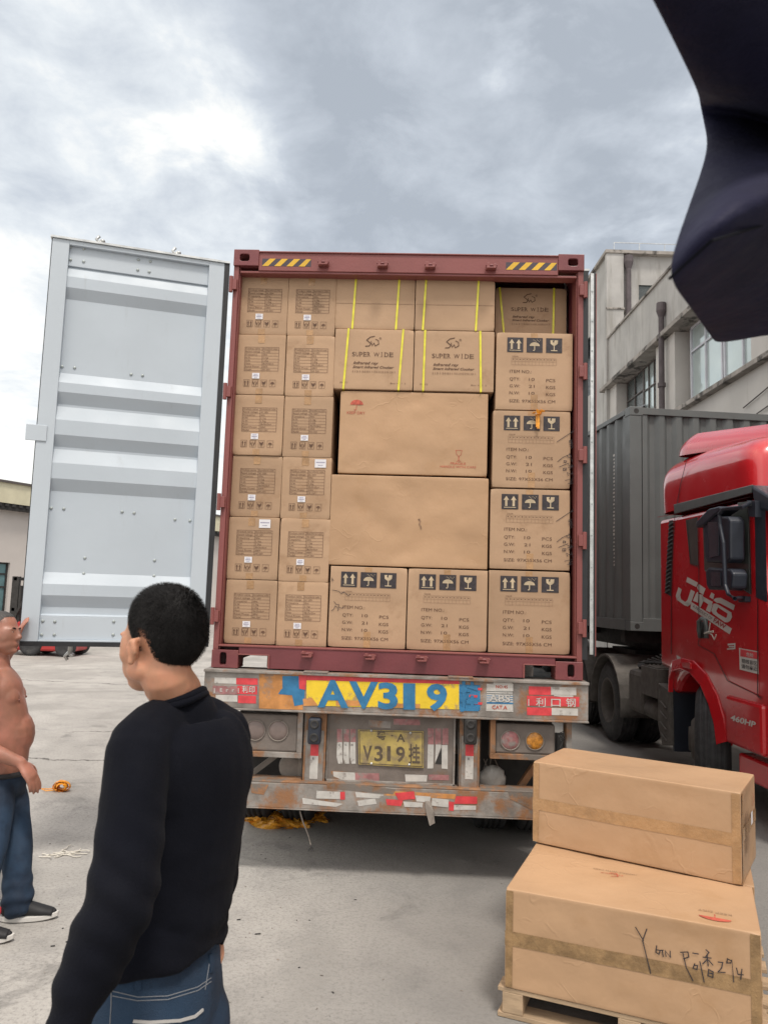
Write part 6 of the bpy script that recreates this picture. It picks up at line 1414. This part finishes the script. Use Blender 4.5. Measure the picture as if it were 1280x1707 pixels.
kL = Vector((hipL.x-.02, hipL.y-.01, .50)); aL_ = Vector((hipL.x+.01, hipL.y-.02, .10)); kR = Vector((hipR.x-.03, hipR.y+.02, .50)); aR_ = Vector((hipR.x, hipR.y+.01, .10))
for h_, k_, a_ in ((hipL, kL, aL_), (hipR, kR, aR_)): mb.limb([h_, h_*.5+k_*.5, k_, k_*.6+a_*.4+F1*-.02, a_, a_-UZ*.05], [.085, .075, .052, .050, .034, .036], SKIN1, X1, 16, 5)
fingers(mb, lw, (lh-lw), F1*.3+R1*.8, .5, 1.0, SKIN1); fingers(mb, rw-UZ*.01, Vector((-.1, -.1, -1)), -R1, .7, .95, SKIN1, -1)
m1 = fuse(mb, 'person', None, .0045, SKIN1, 4, .5); tag(m1, 'man in a dark navy long sleeve sweater and jeans seen from behind, watching the container', 'person')
# sweater
mb = MB()
def sw(mb):
    g = .014
    mb.limb([nb+UZ*.008+F1*.010, nb-UZ*.018, nb-UZ*.064, chest+UZ*.05, chest+UZ*-.06, waist, pel+UZ*.150, pel+UZ*.115], [(.070, .068), (.092, .080), (.140, .100), (.168+g, .116+g), (.160+g, .118+g), (.147+g, .115+g), (.158+g, .126+g), (.157+g, .125+g)], KNIT, R1, 30, 6, (0, 0))
    for s_ in (ls, rs): mb.limb([nb+Vector((0, 0, -.062)), (nb+s_)*.5+UZ*-.008, s_], [.056, .062, .066], KNIT, X1, 14, 4)
    RM_ = Matrix((R1, F1, UZ)).transposed(); mb.ell(chest+R1*.078-F1*.040+UZ*.015, (.082, .080, .135), KNIT, RM_); mb.ell(chest-R1*.078-F1*.040+UZ*.015, (.082, .080, .135), KNIT, RM_)
    mb.limb([ls, ls*.6+le*.4, le, le*.55+lw*.45, lw], [.066, .066, .066, .060, .040], KNIT, X1, 18, 6)
    mb.limb([rs, rs*.5+re_*.5, re_, re_*.5+rw*.5, rw], [.070, .062, .056, .050, .036], KNIT, X1, 18, 6)
sw(mb)
def swd(p):
    v = .0030*math.sin((p.z*1.0+p.x*.6-p.y*.4)*42+6*noise.noise(Vector((p.x*4, p.y*4, p.z*3.2))))*max(0, noise.noise(Vector((p.x*3+9, p.y*3, p.z*2.6)))+.35)+.0035*(noise.noise(Vector((p.x*9, p.y*9, p.z*4)))+.4*noise.noise(Vector((p.x*22, p.y*22, p.z*14))))
    de = (p-le).length
    if de < .20: v += .0040*(1-de/.20)*math.sin((p.z*.9+(p.x+p.y)*.5)*95+3*noise.noise(p*8))
    v += .0022*noise.noise(Vector((p.x*16, p.y*16, p.z*34)))*max(0, 1-abs(p.z-waist.z)/.3)
    hz_ = p.z-pel.z
    if -.1 < hz_ < .30: v += .0055*max(0, 1-abs(hz_-.10)/.2)*math.sin(p.z*62+5*noise.noise(Vector((p.x*5, p.y*5, p.z*3))))
    return v
s1 = fuse(mb, 'sweater', m1, .0065, KNIT, 5, .5, swd)
from mathutils.bvhtree import BVHTree
def bvh_of(o): return BVHTree.FromPolygons([v.co for v in o.data.vertices], [tuple(p.vertices) for p in o.data.polygons])
tb1 = bvh_of(m1); cc = nb+UZ*.003; pts = []
for k in range(33):
    a = 2*math.pi*k/32; d = R1*math.cos(a)+F1*math.sin(a); o_ = cc+UZ*(-.027*math.sin(a)+.008*math.cos(a)); h = tb1.ray_cast(o_+d*.14, -d); q = h[0] if h[0] is not None else o_+d*.065; r_q = min(.082, (q-o_).length); pts.append(o_+d*(r_q+.003))
pts[-1] = pts[0]
m = MB(); m.tube(pts, .0085, KNIT, 8, False); m.tube([p-UZ*.011+(p-cc).normalized()*.005 for p in pts], .009, KNIT, 8, False); m.build('collar', s1, smooth=True)
# jeans
mb = MB(); g = .012
mb.limb([pel+UZ*.135, pel+UZ*.01, pel-UZ*.07], [(.148, .116), (.160+g, .126+g), (.155+g, .122+g)], DENIM, R1, 28, 6, (0, 1))
mb.ell(pel-R1*.075-F1*.05-UZ*.06, (.088, .088, .10), DENIM); mb.ell(pel+R1*.075-F1*.05-UZ*.06, (.088, .088, .10), DENIM)
for h_, k_, a_ in ((hipL, kL, aL_), (hipR, kR, aR_)): mb.limb([h_, h_*.5+k_*.5, k_, k_*.5+a_*.5, a_-UZ*.02], [.104, .092, .074, .070, .070], DENIM, X1, 18, 5)
def jd(p): return .0045*noise.noise(Vector((p.x*12, p.y*12, p.z*7)))+(.004*math.sin(p.z*50+4*noise.noise(p*5)) if p.z < .6 else 0)
j1 = fuse(mb, 'jeans', m1, .0065, DENIM, 4, .5, jd)
def wrap_strip(tree, pxs, w_, lift, m, name, parent, sub=4, flat=False):
    """sew a strip onto the garment along points picked on it"""
    pts = []
    for i in range(len(pxs)-1):
        for k in range(sub): t = k/sub; pts.append((pxs[i][0]*(1-t)+pxs[i+1][0]*t, pxs[i][1]*(1-t)+pxs[i+1][1]*t))
    pts.append(pxs[-1]); P_ = []
    for px, py in pts:
        h = tree.ray_cast(CAM, ray(px, py).normalized())
        if h[0] is not None: P_.append((h[0], h[1]))
    if len(P_) < 2: return
    mb = MB(); A_ = []; 
    for i, (p, n_) in enumerate(P_):
        t = (P_[min(i+1, len(P_)-1)][0]-P_[max(i-1, 0)][0]).normalized(); b = n_.cross(t).normalized()*w_/2; A_.append((p+b+n_*lift, p-b+n_*lift, p-b-n_*.002, p+b-n_*.002))
    vs = [q for a in A_ for q in a]; fs = []
    for i in range(len(A_)-1):
        for k in range(4): fs.append((i*4+k, i*4+(k+1) % 4, (i+1)*4+(k+1) % 4, (i+1)*4+k))
    mb.add(vs, fs, m); return mb.build(name, parent)
tj = bvh_of(j1)
wrap_strip(tj, [(186, 1640), (186, 1672), (184, 1707)], .0016, .0012, STITCH, 'stitching', j1)
wrap_strip(tj, [(188, 1652), (230, 1662), (280, 1660), (330, 1645), (352, 1630)], .0014, .0012, STITCH, 'stitching', j1)
wrap_strip(tj, [(188, 1660), (230, 1668), (280, 1666), (330, 1651), (352, 1636)], .0014, .0012, STITCH, 'stitching', j1)
wrap_strip(tj, [(222, 1702), (250, 1704), (300, 1701), (325, 1694), (338, 1683)], .0055, .003, TRIM, 'pocket_trim', j1)
wrap_strip(tj, [(230, 1628), (230, 1650)], .012, .004, DENIM, 'belt_loop', j1); wrap_strip(tj, [(350, 1590), (352, 1620)], .012, .004, DENIM, 'belt_loop', j1)
wrap_strip(tj, [(342, 1650), (350, 1600)], .0014, .0012, STITCH, 'stitching', j1)
for a_ in (aL_, aR_):
    m = MB(); m.limb([a_+Vector((0, 0, -.055))-F1*.05, a_+Vector((0, 0, -.055))+F1*.05, a_+Vector((0, 0, -.075))+F1*.16], [(.042, .045), (.046, .04), (.040, .025)], BLKSH, UZ.cross(F1), 14, 5); m.build('shoe', m1, smooth=True)
# hair: a base cap and thousands of short strands
def hair(parent, c, B, s, seed, n, dens_m, base_m, long_=.022):
    rr = random.Random(seed); mb = MB(); inv = B.transposed()
    def surf(d):         # outer of the two skull ellipsoids along d from centre (0,-.02,.02)
        best = 0; o = Vector((0, -.02, .02))
        for cc_, r_ in (((0, -.018, .030), (.076, .098, .088)), ((0, -.045, .005), (.070, .070, .075)), ((0, .025, -.015), (.066, .070, .080))):
            q = o-Vector(cc_); A = sum((d[i]/r_[i])**2 for i in range(3)); Bb = 2*sum(d[i]*q[i]/r_[i]**2 for i in range(3)); C_ = sum((q[i]/r_[i])**2 for i in range(3))-1; dis = Bb*Bb-4*A*C_
            if dis > 0: best = max(best, (-Bb+math.sqrt(dis))/(2*A))
        return o+d*best
    def line(az):        # lowest hair height at azimuth from forward
        a = abs(az)
        tab = [(0, .070), (35, .062), (55, .040), (70, .005), (82, -.036), (96, .012), (108, -.004), (125, -.060), (150, -.092), (180, -.098)]
        for (a0, z0), (a1, z1) in zip(tab[:-1], tab[1:]):
            if a0 <= a <= a1: return z0+(z1-z0)*(a-a0)/(a1-a0)
        return -.09
    def allow(p, soft=0.0):
        az = math.degrees(math.atan2(p.x, p.y+.02)); return p.z-line(az)+soft
    # base shell
    vs = []; fs = []; nu, nv = 64, 40; idx = {}
    for j in range(nv+1):
        el = math.pi/2-(math.pi*.86)*j/nv
        for i in range(nu):
            a = 2*math.pi*i/nu; d = Vector((math.sin(a)*math.cos(el), math.cos(a)*math.cos(el), math.sin(el))); p = surf(d); h = allow(p); thick = .0008+.012*min(1, max(0, (h)/.10))**.8
            if h > .014: idx[(i, j)] = len(vs); vs.append(c+B@((p+d*(thick if long_ > .01 else thick*.25))*s))
    for j in range(nv):
        for i in range(nu):
            k = [(i, j), ((i+1) % nu, j), ((i+1) % nu, j+1), (i, j+1)]
            if all(q in idx for q in k): fs.append(tuple(idx[q] for q in k[::-1]))
    mb.add(vs, fs, base_m); 
    hair_o = mb.build('hair', parent, smooth=True); mb = MB(); vs = []; fs = []
    for _ in range(n):
        el = math.asin(rr.uniform(-.95, 1)); a = rr.uniform(0, 2*math.pi); d = Vector((math.sin(a)*math.cos(el), math.cos(a)*math.cos(el), math.sin(el))); p = surf(d); h = allow(p, rr.gauss(0, .004))
        if h < 0: continue
        k = min(1, h/.085); ln = long_*(.16+.84*k**.9)*rr.uniform(.75, 1.1); base_t = (.0004+.012*min(1, h/.10)**.8) if long_ > .01 else .0005
        wh = Vector((p.x-.012, p.y+.075, p.z-.085))        # crown whorl
        tang = (Vector((0, .8, -.25)) - d*Vector((0, .8, -.25)).dot(d)); sw_ = d.cross(Vector((0, 0, 1))).normalized()*.0 if d.z > .99 else d.cross(Vector((0, 0, 1))).normalized()
        away = (p-Vector((.01, -.075, .085))); away = (away-d*away.dot(d)); away = away.normalized() if away.length > 1e-4 else tang
        dr = (d*(.60+.3*k)+away*.5+sw_*.22+Vector((rr.gauss(0, .16), rr.gauss(0, .16), rr.gauss(0, .16)))+Vector((0, 0, -.35*(1-k)))).normalized()
        q0 = p+d*(base_t-.001); q1 = q0+dr*ln*.55; q2 = q1+(dr+away*.35+Vector((0, 0, -.15))).normalized()*ln*.45; sd_ = dr.cross(d); sd_ = (sd_.normalized() if sd_.length > 1e-4 else Vector((1, 0, 0)))*.00042
        o = len(vs); vs += [c+B@((q0-sd_)*s), c+B@((q0+sd_)*s), c+B@((q1+sd_*.8)*s), c+B@((q1-sd_*.8)*s), c+B@(q2*s)]; fs += [(o, o+1, o+2, o+3), (o+3, o+2, o+4)]
    mb.add(vs, fs, dens_m); mb.build('hair_strands', hair_o); return hair_o
hair(m1, hc, B1, .96, 3, 34000, HAIR, HAIR, .0125)
def face(parent, c, B, s):
    for sg in (-1, 1):
        m = MB(); m.ell(c+B@(Vector((sg*.028, .0815, .002))*s), (.0105*s, .0060*s, .0032*s), EYE, B, 12, 8); e_ = m.build('eye', parent, smooth=True)
        m = MB(); m.ell(c+B@(Vector((sg*.028, .0853, .002))*s), (.0045*s, .0028*s, .0030*s), HAIR, B, 10, 8); m.build('iris', e_, smooth=True)
        m = MB(); m.limb([c+B@(Vector((sg*.014, .0885, .019))*s), c+B@(Vector((sg*.028, .0880, .023))*s), c+B@(Vector((sg*.042, .0790, .019))*s)], [.0025*s, .0035*s, .002*s], HAIR, UZ, 8, 3); m.build('eyebrow', parent, smooth=True)
face(m1, hc, B1, .96)
# ---------------- shirtless man at the door
F2 = Vector((.97, .24, 0)).normalized(); R2 = Vector((F2.y, -F2.x, 0))       # R2 points to his right (towards the camera)
c2 = at(4, 1055, -.66); B2 = basis((.97, -.10), R(4), R(-3))
nb2 = at(-2, 1118, -.66); ch2 = at(3, 1158, -.66); be2 = at(6, 1218, -.66); pe2 = at(2, 1300, -.66)
rs2 = at(-22, 1150, -.84); re2 = at(-40, 1238, -.90); rw2 = at(36, 1272, -.84); ls2 = at(8, 1140, -.50); le2 = at(4, 1106, -.30); lw2 = at(29, 1062, -.40)
mb = MB()
mb.limb([nb2-UZ*.01, ch2+UZ*.05, ch2-UZ*.03, be2+UZ*.04, be2-UZ*.03, pe2+UZ*.03, pe2-UZ*.04], [(.08, .075), (.155, .105), (.165, .125), (.155, .135), (.160, .150), (.155, .130), (.15, .12)], SKIN2, R2, 28, 6)
mb.ell(ch2+F2*.040-R2*.07-UZ*.01, (.078, .08, .075), SKIN2); mb.ell(ch2+F2*.040+R2*.07-UZ*.01, (.078, .08, .075), SKIN2); mb.ell(be2+F2*.045-UZ*.02, (.125, .14, .15), SKIN2)
for s_ in (rs2, ls2): mb.limb([nb2-UZ*.03, (nb2+s_)*.5, s_], [.05, .055, .055], SKIN2, X1, 14, 4)
mb.limb([rs2, rs2*.5+re2*.5, re2, re2*.5+rw2*.5-UZ*.004, rw2], [.058, .052, .044, .042, .030], SKIN2, X1, 16, 6)
mb.limb([ls2, ls2*.5+le2*.5, le2, le2*.5+lw2*.5, lw2], [.056, .046, .040, .034, .026], SKIN2, X1, 16, 6)
mb.limb([nb2-UZ*.04, nb2+UZ*.03, c2+B2@Vector((0, -.03, -.08))], [.066, .062, .058], SKIN2, R2, 16, 5)
head(mb, c2, B2, 1.08, 1.14, SKIN2)
fingers(mb, rw2, Vector((.62, .05, -.72)), Vector((-.5, .2, -.6)), .45, 1.2, SKIN2, 1)
fingers(mb, lw2, Vector((.34, .05, .95)), Vector((.85, .7, -.2)), .25, .85, SKIN2, 1)
hr, hl = pe2+R2*.09-UZ*.03, pe2-R2*.09-UZ*.03; toe = atz(84, 1503, .04)
aR2 = atz(30, 1502, .10); kR2 = (hl+aR2)*.5+F2*.03+UZ*.02; aN = aR2+R2*.26-F2*.16; kN = (hr+aN)*.5+F2*.03
for h_, k_, a_ in ((hl, kR2, aR2), (hr, kN, aN)): mb.limb([h_, h_*.5+k_*.5, k_, k_*.5+a_*.5, a_, a_-UZ*.05], [.08, .072, .052, .048, .034, .034], SKIN2, X1, 14, 5)
m2 = fuse(mb, 'person', None, .0075, SKIN2, 4, .5); tag(m2, 'shirtless man in jeans and black shoes holding the pale container door', 'person')
for sg in (-1, 1): m = MB(); tb = bvh_of(m2); h = tb.ray_cast(ch2+R2*.075*sg+F2*.5-UZ*.02, -F2); m.ell(h[0] if h[0] is not None else ch2, (.008, .008, .007), NIP); m.build('nipple', m2, smooth=True)
hair(m2, c2, B2, 1.08, 9, 9000, HAIRG, HAIRG, .006); face(m2, c2, B2, 1.08)
mb = MB(); mb.limb([pe2+UZ*.045, pe2, pe2-UZ*.07], [(.162, .140), (.166, .138), (.160, .132)], DENIM, R2, 24, 6, (0, 1))
for h_, k_, a_ in ((hl, kR2, aR2), (hr, kN, aN)): mb.limb([h_, h_*.5+k_*.5, k_, k_*.5+a_*.5, a_-UZ*.01], [.105, .100, .082, .078, .082], DENIM, X1, 18, 5)
def jd2(p): return .006*noise.noise(Vector((p.x*9, p.y*9, p.z*8)))+(.008*max(0, 1-p.z/.30)*math.sin(p.z*75+5*noise.noise(p*6)))
j2 = fuse(mb, 'jeans', m2, .009, DENIM, 3, .5, jd2)
m = MB(); pts = [pe2+UZ*.050+R2*.160*math.cos(a)+F2*.139*math.sin(a) for a in [2*math.pi*k/28 for k in range(29)]]; m.tube(pts, .015, BLKSH, 6, False); m.build('belt', m2)
for a_ in (aR2, aN):
    m = MB(); f_ = F2; b0 = Vector((a_.x, a_.y, 0))
    m.limb([b0-f_*.05+UZ*.060, b0+f_*.03+UZ*.062, b0+f_*.12+UZ*.048, b0+f_*.185+UZ*.036], [(.036, .045), (.040, .044), (.044, .030), (.034, .020)], BLKSH, R2, 16, 5); sh = m.build('shoe', m2, smooth=True)
    m = MB(); out_ = []
    for k in range(24):
        a = 2*math.pi*k/24; x_ = .065+.150*math.cos(a); y_ = .047*math.sin(a)*(1-.12*math.cos(a)); out_.append(b0+f_*x_+R2*y_+UZ*(.004+.012*max(0, math.cos(a))**3))
    m.prism(out_, (0, 0, .026), WHITES); m.build('sole', sh, bevel=.004)
    m = MB(); m.ell(b0-f_*.075+UZ*.06, (.018, .030, .022), PRED); m.build('heel_tab', sh, smooth=True)
